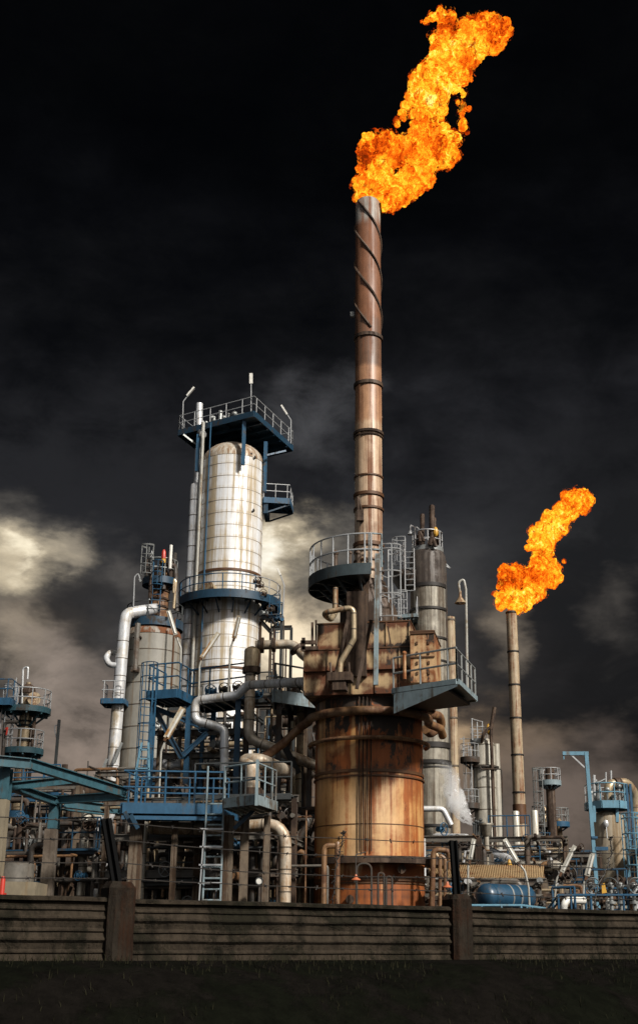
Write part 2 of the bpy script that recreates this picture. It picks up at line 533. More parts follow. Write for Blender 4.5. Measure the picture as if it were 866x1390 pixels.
M['blue_pale'] = weathered('pale_blue_steel_paint', (0.21, 0.27, 0.29), (0.09, 0.07, 0.05), 0.3, 0.5, 1.1, rough=0.42, grime=0.35, bump=0.05)
M['blue_light'] = weathered('light_blue_paint', (0.12, 0.25, 0.33), (0.10, 0.10, 0.09), 0.2, 0.5, 1.0, rough=0.4, grime=0.3, bump=0.05)
M['teal'] = weathered('teal_steel_paint', (0.034, 0.092, 0.115), (0.05, 0.04, 0.03), 0.22, 0.4, 1.0, rough=0.42, grime=0.45, bump=0.05)
M['navy'] = weathered('dark_blue_paint', (0.012, 0.042, 0.075), (0.03, 0.022, 0.016), 0.25, 0.4, 1.0, rough=0.45, grime=0.4, bump=0.05)
M['navy_grey'] = weathered('dark_blue_grey_paint', (0.045, 0.062, 0.068), (0.04, 0.03, 0.02), 0.3, 0.4, 1.0, rough=0.45, grime=0.4, bump=0.05)
M['tank_blue'] = weathered('tank_blue_paint', (0.016, 0.055, 0.10), (0.03, 0.04, 0.05), 0.25, 0.5, 1.3, rough=0.35, grime=0.35, bump=0.04)
M['galv'] = simple('galvanised_rail', (0.55, 0.56, 0.56), 0.35, 0.5, 0.3)  # bare steel grey; also paints the backlit whitening of blue rails
M['galv_dull'] = simple('dull_galvanised_steel', (0.28, 0.29, 0.28), 0.45, 0.4, 0.35)
M['lamp_pole'] = weathered('greyed_lamp_pole', (0.36, 0.35, 0.31), (0.20, 0.15, 0.09), 0.35, 0.4, 1.4, rough=0.45, grime=0.35)
M['lamp_head'] = simple('lamp_housing', (0.42, 0.40, 0.34), 0.35, 0.2, 0.3)
M['tube_rust'] = weathered('lamp_housing_rusty', (0.48, 0.42, 0.31), (0.30, 0.15, 0.04), 0.45, 0.3, 1.6, rough=0.35, grime=0.35)
M['black'] = simple('black_steel', (0.004, 0.004, 0.004), 0.9, 0.0, 0.4, spec=0.1)
M['wire'] = simple('rusty_wire', (0.035, 0.030, 0.026), 0.6, 0.3, 0.4)
M['dark_steel'] = weathered('dark_pipe_paint', (0.045, 0.038, 0.031), (0.045, 0.024, 0.012), 0.4, 0.3, 1.0, rough=0.5, grime=0.4)
M['grey_steel'] = weathered('grey_steel_paint', (0.12, 0.108, 0.09), (0.09, 0.06, 0.04), 0.35, 0.4, 1.0, rough=0.5, grime=0.45)
M['rail_dark'] = simple('dark_rail', (0.06, 0.065, 0.065), 0.5, 0.3, 0.4)
M['seam_soft'] = simple('stained_seam', (0.42, 0.36, 0.28), 0.5, 0.2, 0.5)
M['seam'] = simple('dark_seam', (0.11, 0.085, 0.06), 0.6, 0.2, 0.4)
M['seam_black'] = simple('soot_black_seam', (0.022, 0.018, 0.015), 0.6, 0.2, 0.4)  # dark joints, and the shade sheet under the catwalk
M['seam_rust'] = simple('rust_seam', (0.10, 0.042, 0.014), 0.6, 0.1, 0.4)
M['roof'] = weathered('tan_roof_sheet', (0.36, 0.25, 0.13), (0.22, 0.10, 0.035), 0.35, 0.3, 0.8, rough=0.55, grime=0.35, bump=0.1)
M['red'] = simple('red_paint', (0.45, 0.035, 0.02), 0.4, 0, 0.3)
M['orange'] = simple('orange_paint', (0.42, 0.12, 0.05), 0.45, 0, 0.3)
M['yellow'] = simple('yellow_paint', (0.55, 0.30, 0.04), 0.4, 0, 0.3)
M['white'] = simple('dirty_white_paint', (0.70, 0.68, 0.62), 0.4, 0, 0.35)
M['post_brown'] = weathered('brown_stained_post', (0.13, 0.095, 0.062), (0.06, 0.034, 0.018), 0.45, 0.7, 1.4, rough=0.7, grime=0.5, contrast=2.2)
M['warm_pipe'] = weathered('warm_stained_lagging', (0.62, 0.54, 0.43), (0.26, 0.16, 0.08), 0.42, 0.4, 0.9, metallic=0.4, rough=0.32, soft=0.3, grime=0.45, contrast=2.0)
M['dark_wall'] = weathered('dark_shed_sheeting', (0.045, 0.040, 0.035), (0.025, 0.020, 0.016), 0.45, 0.8, 0.5, rough=0.7, grime=0.5)
M['pale_wall'] = weathered('pale_plaster', (0.20, 0.165, 0.11), (0.20, 0.15, 0.09), 0.3, 0.5, 0.8, rough=0.8, grime=0.35)
FS = ZA(275, 45) - ZA(790, 45)
M['stack'] = weathered('stack_paint_rusting', (0.5, 0.4, 0.3), (0.15, 0.05, 0.015), 0.40, 0.80, 1.1, rough=0.45, soft=0.26, grime=0.35, bump=0.06,
    zstops=[(0.0, (0.58, 0.45, 0.32)), (0.20, (0.54, 0.39, 0.26)), (0.39, (0.50, 0.34, 0.21)), (0.40, (0.38, 0.205, 0.11)), (0.535, (0.33, 0.17, 0.09)), (0.545, (0.12, 0.062, 0.035)),
            (0.665, (0.135, 0.07, 0.04)), (0.68, (0.20, 0.085, 0.04)), (0.93, (0.17, 0.075, 0.04)), (0.955, (0.30, 0.29, 0.26))], zmax=FS)
M['flare'] = weathered('flare_paint_rusting', (0.40, 0.31, 0.20), (0.16, 0.06, 0.02), 0.36, 0.7, 0.9, rough=0.5, soft=0.25, grime=0.35, bump=0.05)

# ------------------------------------------------------------------ ground
F0, F1 = P(0, 1222, 10.0), P(866, 1243, 13.7)
FD = Vector((F1.x - F0.x, F1.y - F0.y, 0)).normalized()
FN = Vector((FD.y, -FD.x, 0))            # towards the camera
def fence_dist(x, y): return (x - F0.x) * FN.x + (y - F0.y) * FN.y
def ground_z(x, y):
    d = fence_dist(x, y) - 0.35
    if d < 0: return 0.0
    t = min(1.0, d / 3.6)
    z = -1.62 * (t * t * (3 - 2 * t))
    n = noise.noise(Vector((x * 1.3, y * 1.3, 0))) * 0.06 + noise.noise(Vector((x * 5, y * 5, 3))) * 0.025
    return z + n * min(1, d * 3)
def build_ground():
    xs = sorted(set([-900, -400, -150, -60, -30, -18] + [-12 + 0.3 * i for i in range(81)] + [18, 30, 60, 150, 400, 900]))
    ys = sorted(set([-400, -150, -60, -25, -10] + [-4 + 0.3 * i for i in range(75)] + [22, 30, 45, 60, 90, 150, 300, 800, 2500]))
    bm = bmesh.new()
    g = [[bm.verts.new((x, y, ground_z(x, y))) for x in xs] for y in ys]
    for j in range(len(ys) - 1):
        for i in range(len(xs) - 1):
            bm.faces.new([g[j][i], g[j][i + 1], g[j + 1][i + 1], g[j + 1][i]])
    me = bpy.data.meshes.new('ground'); bm.to_mesh(me); bm.free()
    for p in me.polygons: p.use_smooth = True
    m = weathered('dark_wet_soil', (0.0065, 0.0055, 0.0045), (0.0045, 0.005, 0.003), 0.5, 0.0, 1.4, rough=1.0, soft=0.2, grime=0.6, bump=0.8, spec=0.03)  # matte soil, base colour set close to black
    me.materials.append(m)
    o = bpy.data.objects.new('ground', me); COL.objects.link(o)
    o['kind'] = 'structure'
build_ground()

# ------------------------------------------------------------------ concrete fence with barbed wire
def build_fence():
    t = thing('concrete_fence', 'low dark ribbed concrete fence along the front, barbed wire on angled black arms', 'fence', (F0.x, F0.y, 0))
    def at_px(px):            # point on the fence line seen at photo column px
        u = (px - CX) / F
        # ray in plan at horizon height: (u, cT + ...) -> solve along FD
        k = cT - ((CY - 1265) / F) * sT
        dx, dy = u, k
        # F0 + s*FD = q*(dx,dy)
        det = FD.x * (-dy) - FD.y * (-dx)
        s = ((-F0.x) * (-dy) - (-F0.y) * (-dx)) / det
        return s
    def top(s): return 0.475 + 0.02 * math.sin(s * 0.6)
    s1, s2 = at_px(159), at_px(622)
    step = s2 - s1
    def pt(s, off, z): return Vector((F0.x + FD.x * s + FN.x * off, F0.y + FD.y * s + FN.y * off, z))
    rr = random.Random(3)
    for k in range(-2, 4):
        a, b = s1 + step * k + 0.10, s1 + step * (k + 1) - 0.10
        m = MB()
        tz = 0.475 + [0, 0.004, -0.004, 0.0, 0.0, 0][k + 2] 
        c = 0.158
        prof = [(0.02, tz), (0.05, tz - 0.012), (0.052, tz - 0.035), (0.02, tz - 0.045)]
        z = tz - 0.045
        for i in range(4):
            prof += [(0.016, z - 0.030), (0.030, z - 0.044), (0.032, z - 0.056), (0.018, z - 0.068), (0.030, z - 0.094), (0.046, z - 0.110), (0.046, z - 0.122), (0.022, z - c + 0.014)]
            z -= c
        prof += [(0.02, z), (-0.05, z), (-0.05, tz)]
        n = 36
        rows = []
        for i in range(n + 1):
            s = a + (b - a) * i / n
            rows.append([m.bm.verts.new(pt(s, o + 0.006 * noise.noise(Vector((s * 4, zz * 9, k))), zz + 0.005 * noise.noise(Vector((s * 2.3, zz * 4, k + 9))))) for o, zz in prof])
        for i in range(n):
            for j in range(len(prof)):
                l = (j + 1) % len(prof)
                m.face([rows[i][j], rows[i + 1][j], rows[i + 1][l], rows[i][l]])
        m.face(rows[0]); m.face(list(reversed(rows[-1])))
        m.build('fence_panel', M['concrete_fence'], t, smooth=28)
    arms = []
    for k in range(-2, 5):
        s = s1 + step * k
        m = MB()
        hz = 0.60 if k != 1 else 0.585
        pr = [(-0.115, -0.10), (0.115, -0.10), (0.115, 0.07), (0.075, 0.11), (-0.075, 0.11), (-0.115, 0.07)]
        nz = 9
        rows = []
        zs = [-0.3, 0.0, 0.1, 0.2, 0.3, 0.4, 0.5, hz - 0.05, hz]
        for i, zz in enumerate(zs):
            sc = 0.72 if i == nz - 1 else 1.0
            rows.append([m.bm.verts.new(pt(s + x * sc + 0.008 * noise.noise(Vector((x * 20, zz * 8, k))), o * sc, zz + (0.012 * noise.noise(Vector((x * 30, o * 30, k))) if i == nz - 1 else 0))) for x, o in pr])
        for i in range(nz - 1):
            for j in range(6):
                l = (j + 1) % 6
                m.face([rows[i][j], rows[i][l], rows[i + 1][l], rows[i + 1][j]])
        m.face(rows[-1]); m.face(list(reversed(rows[0])))
        p = m.build('fence_post', M['fence_post'], t, smooth=25)
        lean = [-0.10, -0.10, -0.105, 0.055, -0.08, 0.04, 0.04][k + 2]
        m = MB()
        a, b = pt(s, 0.0, hz - 0.12), pt(s + lean, -0.12, hz + 0.50)
        m.bar(a, b, 0.085, 0.03, FN); m.bar(a + FN * 0.035, b + FN * 0.035, 0.012, 0.04, FN)
        m.build('arm', M['black'], p)
        arms.append((a, b))
    strand_t = [0.98, 0.74, 0.44, 0.24]
    for f in strand_t:
        m = MB()
        pts = []
        for i in range(len(arms) - 1):
            p0 = arms[i][0].lerp(arms[i][1], f) - FN * 0.03; p1 = arms[i + 1][0].lerp(arms[i + 1][1], f) - FN * 0.03
            sag = rr.uniform(0.01, 0.04)
            nb = 13
            for j in range(nb + (i == len(arms) - 2)):
                q = j / nb
                v = p0.lerp(p1, q); v.z -= sag * 4 * q * (1 - q) + rr.uniform(-0.004, 0.004)
                pts.append(v)
        m.sweep(pts, 0.0045, 5)
        for i in range(len(pts) - 1):
            for fr in (0.3,):
                q = pts[i].lerp(pts[i + 1], fr + rr.uniform(-0.15, 0.15))
                for e in range(3):
                    d = Vector((rr.uniform(-1, 1), rr.uniform(-1, 1), rr.uniform(-1, 1))).normalized() * 0.022
                    m.rod(q - d, q + d, 0.0035, 4)
                m.ball(q, 0.009, 6)
        m.build('barbed_wire', M['wire'], t, smooth=0)
    # dry creeper stems hanging in the wire
    def creeper(label, pxs, seed):
        r2 = random.Random(seed)
        m = MB()
        pts = []
        for px, py in pxs:
            s = at_px(px)
            base = pt(s, -0.10, 0)
            p = P(px, py, base.y)
            pts.append(p)
        fine = []
        for i in range(len(pts) - 1):
            for j in range(6):
                q = pts[i].lerp(pts[i + 1], j / 6)
                fine.append(q + Vector((r2.uniform(-1, 1), r2.uniform(-1, 1), r2.uniform(-1, 1))) * 0.007)
        fine.append(pts[-1])
        m.sweep(fine, 0.006, 5)
        for q in fine[::1]:
            for e in range(2):
                d = Vector((r2.uniform(-1, 1), r2.uniform(-1, 1), r2.uniform(-0.6, 1))).normalized() * r2.uniform(0.02, 0.05)
                m.sweep([q, q + d * 0.6 + Vector((0, 0, 0.004)), q + d], 0.0028, 4)
        for e in range(14):
            d = Vector((r2.uniform(-1, 1), r2.uniform(-1, 1), r2.uniform(-0.6, 1))) * 0.02
            m.ball(fine[0] + d, r2.uniform(0.004, 0.010), 5)
        o = m.build('creeper_stem', M['wire'], None, smooth=0)
        tag(o, label, 'dry plant')
    creeper('dry dark creeper stem hanging on the barbed wire in front of the rusty drum', [(466, 1131), (463, 1150), (457, 1168), (455, 1195), (450, 1232)], 5)
    creeper('dry dark creeper stem hanging on the barbed wire before the beige vessel', [(828, 1138), (829, 1160), (823, 1180), (812, 1200), (806, 1228)], 6)
build_fence()

# ------------------------------------------------------------------ furnace: drum, casing, catwalk
def build_furnace():
    Y = 45.0
    cx = P(501, 1120, Y).x
    r = W(74, 1120, Y)
    t = thing('furnace', 'huge round rust streaked furnace drum with stepped casing boxes on top', 'furnace', (cx, Y, 0))
    z = lambda py, yy=Y - 0.0: ZA(py, yy)
    zf = lambda py: ZA(py, Y - r)        # height on the near face
    top = zf(938)
    m = MB()
    m.lathe([(r, -0.2), (r, top), (r - 0.05, top + 0.05)], cx, Y, 96)
    m.build('drum', M['drum'], t)
    for py, h, pr in ((1045, 0.10, 0.035), (1052, 0.05, 0.05), (1118, 0.03, 0.012), (1193, 0.10, 0.05), (1198, 0.05, 0.03), (943, 0.09, 0.05)):
        m = MB(); m.band(cx, Y, zf(py), r, h, pr, 96); m.build('band', M['seam_rust'], t, split=True)
    # shoulder with a pale strip of paint left
    m = MB()
    m.lathe([(r - 0.04, top), (r - 0.25, top + 0.35), (r - 0.9, top + 0.55), (0.3, top + 0.6)], cx, Y, 96)
    m.build('drum_shoulder', M['casing'], t)
    # ring pipes
    m = MB()
    zr = zf(966)
    pts = arc(cx, Y, zr, r + 0.24, R(-182), R(8), 60)
    a = pts[0]
    m.sweep([a + Vector((-1.6, -0.1, -1.3)), a + Vector((-0.9, 0.1, -0.75)), a + Vector((-0.3, 0.15, -0.15)), a] + pts[1:] + [pts[-1] + Vector((0.1, 0.35, 0)), pts[-1] + Vector((0.5, 0.7, -0.1)), pts[-1] + Vector((0.6, 1.1, -0.3))], 0.155, 12)
    m.build('ring_pipe', M['brown_pipe'], t)
    m = MB()
    m.ring(cx, Y, zf(1002), r + 0.2, 0.075, 72, R(-185), R(14))
    for a in (-170, -130, -95, -60, -20): 
        c = Vector((cx + (r + 0.1) * math.cos(R(a)), Y + (r + 0.1) * math.sin(R(a)), zf(1002)))
        m.box(c, (0.16, 0.16, 0.05), R(a))
    m.build('ring_pipe', M['brown_pipe'], t)
    # lower ring walkway
    round_platform(t, cx + 0.2, Y, zf(1168), r - 0.1, W(96, 1170, Y), R(-200), R(20), M['dark_rust'], M['dark_rust'], rail=False, brackets=0, th=0.08, fas=0.10, name='ring_walkway')
    # conduits on the front
    ax = cx - W(14, 1100, Y - r)
    for i in range(4):
        m = MB()
        x = ax + 0.135 * i
        yy = Y - math.sqrt(max(0.01, r * r - (x - cx) ** 2)) - 0.07
        m.rod((x, yy, zf(1156)), (x, yy, zf(930)), 0.022, 6)
        m.build('conduit', M['dark_rust'], t)
    # rising pipes in front of the drum foot
    for px, py0, rr in ((440, 1148, 0.09), (458, 1146, 0.085)):
        m = MB()
        p = P(px, py0, Y - r - 1.2)
        m.pipe([(p.x, p.y, -0.1), (p.x, p.y, p.z), (p.x + (0.35 if px == 440 else 0.0), p.y + 0.02, p.z + (0.0 if px == 440 else 0.05))], rr, 8)
        m.build('riser', M['brown_pipe'], t)
    for px, py0, w in ((484, 1172, 20), (513, 1185, 8), (524, 1190, 8)):
        m = MB()
        p = P(px, py0, Y - r - 0.9); q = P(px + w, py0, Y - r - 0.9)
        m.pipe([(p.x, p.y, -0.1), p, q, (q.x, q.y, -0.1)], 0.035, 6, bend=0.25)
        m.build('small_pipe', M['dark_steel'], t)
    # peep doors on the drum
    for px, py in ((475, 1221), (545, 1180)):
        m = MB(); c = P(px, py, Y - r - 0.02)
        m.sweep([c + Vector((0, 0.1, 0)), c - Vector((0, 0.08, 0))], 0.14, 14); m.box(c - Vector((0, 0.1, 0)), (0.05, 0.06, 0.3))
        m.build('peep_door', M['dark_rust'], t)
    # ---- casing boxes
    yaw = R(-9)
    ex = Vector((math.cos(yaw), math.sin(yaw), 0)); ey = Vector((-math.sin(yaw), math.cos(yaw), 0))
    def boxpx(name, px0, px1, pyt, pyb, Yc, depth, mat, ledge=True, ribs=0):
        a = P(px0, (pyt + pyb) / 2, Yc); b = P(px1, (pyt + pyb) / 2, Yc)
        w = (b - a).x / math.cos(yaw)
        c = (a + b) / 2; zt, zb = ZA(pyt, Yc), ZA(pyb, Yc)
        m = MB()
        cc = Vector((c.x, Yc, (zt + zb) / 2)) + ey * (depth / 2)
        m.box(cc, (w, depth, zt - zb), yaw)
        o = m.build(name, mat, t)
        if ledge:
            m = MB()
            m.box(Vector((cc.x, cc.y, zt + 0.032)), (w + 0.05, depth + 0.05, 0.05), yaw)
            m.build('capping', M['seam_rust'], o)
        if ribs:
            m = MB()
            for i in range(ribs + 1):
                q = Vector((c.x, Yc, (zt + zb) / 2)) + ex * (w * (i / ribs - 0.5)) * 0.99 - ey * 0.03
                m.box(q, (0.045, 0.05, zt - zb - 0.02), yaw)
            m.build('stiffener', M['casing'], o, split=True)
        return cc, w, zt, zb
    zc = 43.0
    boxpx('casing', 431, 556, 846, 879, zc, 4.0, M['casing'], True, 4)
    boxpx('casing', 412, 575, 881, 909, zc - 0.15, 4.0, M['casing'], True, 5)
    boxpx('casing', 412, 575, 911, 942, zc - 0.05, 3.8, M['casing'], True, 5)
    cc, w, zt, zb = boxpx('side_box', 557, 589, 858, 926, zc - 0.8, 2.4, M['casing_pale'], True, 0)
    m = MB()                     # door hinges and handles on the pale box
    for i in range(4):
        for sx in (-0.18, 0.22):
            q = Vector((cc.x, cc.y, 0)) - ey * (1.2 + 0.02) + ex * sx
            zz = zb + (zt - zb) * (0.18 + 0.2 * i)
            q.z = zz
            m.box(q, (0.07, 0.04, 0.10), yaw)
    for zz in (0.5, 0.98): m.box(Vector((cc.x, cc.y, zb + (zt - zb) * zz)) - ey * 1.215, (w + 0.02, 0.05, 0.05), yaw)
    m.build('door_fittings', M['seam_rust'], t, split=True)
    # dark flue piece between casing and stack
    sx = P(500, 790, Y).x
    m = MB()
    z0, z1 = ZA(850, Y), ZA(792, Y)
    m.lathe([(1.05, z0 - 0.1), (1.05, z0 + 0.5), (0.85, z0 + 0.95), (0.62, z1), (0.5, z1)], sx, Y - 0.2, 8)
    m.build('flue', M['dark_rust'], t)
    m = MB()
    a = P(471, 800, Y - 2); b = P(503, 798, Y - 2)
    zt, zb = ZA(805, Y - 2), ZA(935, Y - 2)
    m.box(((a.x + b.x) / 2 - 0.05, Y - 2.0, (zt + zb) / 2 + 0.2), (b.x - a.x - 0.15, 0.5, zt - zb - 0.4), yaw)
    m.build('flue_front', M['dark_rust'], t)
    # slanting stays and uprights on the casing front
    for p0, p1, w_ in (((472, 842), (456, 915), 0.12), ((504, 842), (484, 935), 0.12), ((512, 752), (510, 930), 0.16), ((424, 845), (424, 880), 0.09), ((429, 842), (429, 880), 0.07), ((526, 850), (531, 880), 0.05)):
        m = MB(); m.bar(P(*p0, 42.2 if w_ != 0.16 else 41.9), P(*p1, 42.2 if w_ != 0.16 else 41.9), w_, w_)
        m.build('upright' if w_ == 0.16 else 'stay', M['blue_pale'] if w_ == 0.16 else M['dark_rust'], t)
    # lagged pipe bending down over the casing
    m = MB(); m.mi = 0
    yy = 41.6
    m.pipe([P(455, 798, yy + 1.0), P(455, 832, yy + 1.0), P(449, 841, yy + 0.6), P(437, 832, yy), P(480, 824, yy), P(480, 868, yy), P(462, 899, yy), P(461, 915, yy)], 0.10, 10, joints=0.55, jmi=1)
    m.build('lagged_pipe', [M['lag_brown'], M['seam']], t)
    m = MB()
    c = P(462, 920, yy)
    m.box(c, (0.8, 0.6, 0.28), yaw); m.box(c + Vector((0, 0, -0.3)), (0.45, 0.5, 0.3), yaw); m.rod(c + Vector((-0.3, -0.1, 0)), c + Vector((-0.35, -0.1, 0.5)), 0.04); m.rod(c + Vector((0.3, -0.1, 0)), c + Vector((0.28, -0.1, 0.5)), 0.04)
    m.build('pipe_support', M['dark_rust'], t)
    # ---- blue catwalk on the right
    zd = ZA(926, 40.2)
    A, B, C, D = PZ(534, 937, zd), PZ(620, 924, zd), PZ(645, 948, zd), PZ(560, 958, zd)
    for q in (A, B, C, D): q.z = 0
    p = deck(t, [A, B, C, D], zd, M['blue_pale'], M['galv_dull'], [[0, 1]], beam=0.17, th=0.06, rr=0.035, step=1.1, name='catwalk')
    m = MB(); m.rail([Vector((B.x, B.y, zd)), Vector((C.x, C.y, zd))], 1.05, 0.035, 0.8, toe=False); m.build('railing', M['galv_dull'], p)
    m = MB()                     # tapered bracket plate
    v = [Vector((A.x, A.y - 0.09, zd - 0.13)), Vector((B.x, B.y - 0.09, zd - 0.13)), Vector((B.x, B.y - 0.09, zd - 0.20)), Vector((A.x, A.y - 0.09, zd - 0.80))]
    e = Vector((0, 0.06, 0))
    m.hexa([v[3], v[2], v[2] + e, v[3] + e, v[0], v[1], v[1] + e, v[0] + e])
    m.build('bracket', M['blue_pale'], p)
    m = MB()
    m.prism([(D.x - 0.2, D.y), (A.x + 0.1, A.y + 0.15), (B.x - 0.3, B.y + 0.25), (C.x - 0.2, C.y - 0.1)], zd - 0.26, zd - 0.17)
    m.build('soffit', M['seam_black'], p)  # near-black sheet standing in for the shade under the catwalk
    # standpipe and small post on the catwalk
    m = MB(); q = P(549, 922, 41); m.rod(q, q + Vector((0, 0, 0.85)), 0.06); m.ball(q + Vector((0, 0, 0.88)), 0.08); m.build('standpipe', M['casing_pale'], t)
    # curled header to the right of the drum
    m = MB()
    m.pipe([P(574, 968, 46), P(596, 972, 47), P(600, 985, 47.4), P(584, 996, 47), P(577, 990, 46.4)], 0.17, 12, bend=0.35)
    m.build('header_pipe', M['brown_pipe'], t)
    m = MB(); m.pipe([P(610, 1180, 43), P(610, 1155, 43), P(588, 1153, 43), P(586, 1230, 43)], 0.09, 10); m.build('header_pipe', M['brown_pipe'], t)
    m = MB(); m.pipe([P(604, 1235, 42), P(604, 1166, 42), P(597, 1160, 42), P(597, 1230, 42)], 0.06, 8); m.build('small_pipe', M['brown_pipe'], t)
    # left side stub
    for p0, p1 in (((408, 872), (430, 872)), ((408, 880), (432, 880)), ((412, 866), (412, 884))):
        m = MB(); m.bar(P(*p0, 42), P(*p1, 42), 0.12, 0.12); m.build('ledge_bar', M['dark_rust'], t)
build_furnace()

def build_stack():
    Y = 45.0
    cx = P(500, 600, Y).x
    zb, zt = ZA(795, Y), ZA(274, Y)
    t = thing('chimney_stack', 'tall slender rust banded chimney stack with spiral strakes, standing on the rusty furnace casing', 'chimney stack', (cx, Y, zb))
    r0, r1 = W(19, 740, Y), W(16.8, 300, Y)
    rz = lambda z: r0 + (r1 - r0) * (z - zb) / (zt - zb)
    m = MB()
    m.lathe([(r0, zb), (r1, zt - 0.12), (r1 - 0.08, zt), (r1 - 0.16, zt), (r1 - 0.18, zt - 1.5)], cx, Y, 48)
    m.build('flue_shell', M['stack'], t)
    for py, h, pr in ((452, 0.14, 0.06), (517, 0.14, 0.06), (583, 0.10, 0.07), (588, 0.05, 0.05), (643, 0.06, 0.04), (668, 0.12, 0.06), (687, 0.08, 0.05), (736, 0.14, 0.07), (745, 0.06, 0.04), (758, 0.06, 0.05), (772, 0.06, 0.05)):
        z = ZA(py, Y - r0)
        m = MB(); m.band(cx, Y, z, rz(z), h, pr, 48); m.build('band', M['seam_rust'] if py > 600 else M['dark_rust'], t, split=True)
    zs = ZA(452, Y)
    pitch = (zt - zs) / 1.2
    for k in range(3):
        m = MB()
        n = 70
        pts = []
        for i in range(n + 1):
            z = zs + (zt - 0.15 - zs) * i / n
            a = k * 2 * PI / 3 - R(30) - 2 * PI * (zt - z) / pitch * -1
            rr = rz(z) + 0.02
            pts.append((cx + rr * math.cos(a), Y + rr * math.sin(a), z))
        m.sweep(pts, 0.05, 6)
        m.build('spiral_strake', M['dark_rust'], t)
    # small fittings
    m = MB(); c = P(478, 427, Y); m.box(c, (0.14, 0.14, 0.2)); m.rod(c, c + Vector((0.2, 0, 0)), 0.03); m.build('sensor_box', M['galv_dull'], t)
    m = MB(); c = P(489, 700, Y - 0.55); m.box(c, (0.26, 0.2, 0.42)); m.rod(c + Vector((-0.08, 0, 0.15)), c + Vector((-0.1, 0, 0.75)), 0.05); m.rod(c + Vector((0.05, 0, 0.15)), c + Vector((-0.05, 0, 0.7)), 0.04)
    m.build('sampling_port', M['dark_rust'], t)
    m = MB(); c = P(517, 567, Y); m.ball(c, 0.07); m.rod(c, c - Vector((0.2, 0, 0)), 0.025); m.build('sensor_box', M['dark_rust'], t)
    # round platform
    zp = ZA(792, Y)
    p = round_platform(t, cx, Y, zp, r0 + 0.05, W(81, 795, Y), R(88), R(272), M['navy_grey'], M['galv'], h=1.25, th=0.1, fas=0.30, rr=0.032, step=0.62, brackets=7)
    m = MB()
    rp = W(81, 795, Y) - 0.03
    m.rail([Vector((cx, Y - rp, zp)), Vector((cx + 0.45, Y - rp + 0.1, zp))], 1.25, 0.035, 0.5, toe=False)
    m.build('railing', M['blue_pale'], p)
    m = MB()
    for px, w_ in ((455, 0.18), (475, 0.12), (486, 0.15)):
        q = P(px, 780, Y - 0.6); m.rod(Vector((q.x, q.y, zp)), Vector((q.x, q.y, zp + 1.0)), w_ / 2, 8); m.ball((q.x, q.y, zp + 1.0), w_ * 0.7, 8)
    m.pipe([P(485, 765, Y - 0.7), P(492, 750, Y - 0.7), P(500, 766, Y - 0.7)], 0.04, 6)
    m.build('sampling_valve', M['dark_rust'], p, split=True)
    # cage ladder to the casing
    q = P(522, 800, Y - 0.9)
    m = MB(); m.ladder(q.x, q.y, ZA(848, Y - 0.9), zp, R(-35), 0.5, True, 0.03, 0.85, 0.2, 0.42, 1.1); m.build('cage_ladder', M['galv'], t)
build_stack()
def build_grass():
    rr = random.Random(12)
    bm = bmesh.new()
    for i in range(5200):
        s = rr.uniform(-4, 14); d = 0.3 + abs(rr.gauss(0, 0.55)) if rr.random() < 0.5 else rr.uniform(0.3, 2.6)
        if mn0(s, d) < -0.12: continue
        x = F0.x + FD.x * s + FN.x * d; y = F0.y + FD.y * s + FN.y * d
        z = ground_z(x, y) - 0.01
        h = rr.uniform(0.025, 0.085); a = rr.uniform(0, 2 * PI); l = rr.uniform(0.2, 0.9) * h
        e = Vector((math.cos(a), math.sin(a), 0)); f = Vector((-e.y, e.x, 0)) * 0.003
        p = Vector((x, y, z)); q = p + Vector((0, 0, h * 0.6)) + e * l * 0.35; r = p + Vector((0, 0, h)) + e * l
        v = [bm.verts.new(k) for k in (p - f, p + f, q + f * 0.7, q - f * 0.7, r)]
        bm.faces.new(v[:4]); bm.faces.new((v[3], v[2], v[4]))
    me = bpy.data.meshes.new('dry_grass'); bm.to_mesh(me); bm.free()
    me.materials.append(simple('dry_grass_blades', (0.020, 0.019, 0.010), 0.9, 0, 0.5, spec=0.05))
    o = bpy.data.objects.new('dry_grass', me); COL.objects.link(o)
    tag(o, 'short dark dry grass on the bank below the ribbed concrete fence', 'grass', kind='stuff')
def mn0(s, d): return noise.noise(Vector((s * 0.9, d * 1.4, 3)))
build_grass()
# ------------------------------------------------------------------ silver distillation column
def tube_lamp(parent, p0, pts, head_a, head_b, r=0.03, hr=0.07, mat=None, hmat=None):
    """slim pole carrying a tube lamp"""
    m = MB(); m.pipe([p0] + pts, r, 6, bend=0.3)
    o = m.build('lamp_pole', mat or M['galv'], parent)
    m = MB(); m.bar(head_a, head_b, hr * 2.2, hr * 1.2)
    m.build('lamp_head', hmat or M['white'], o)
    return o

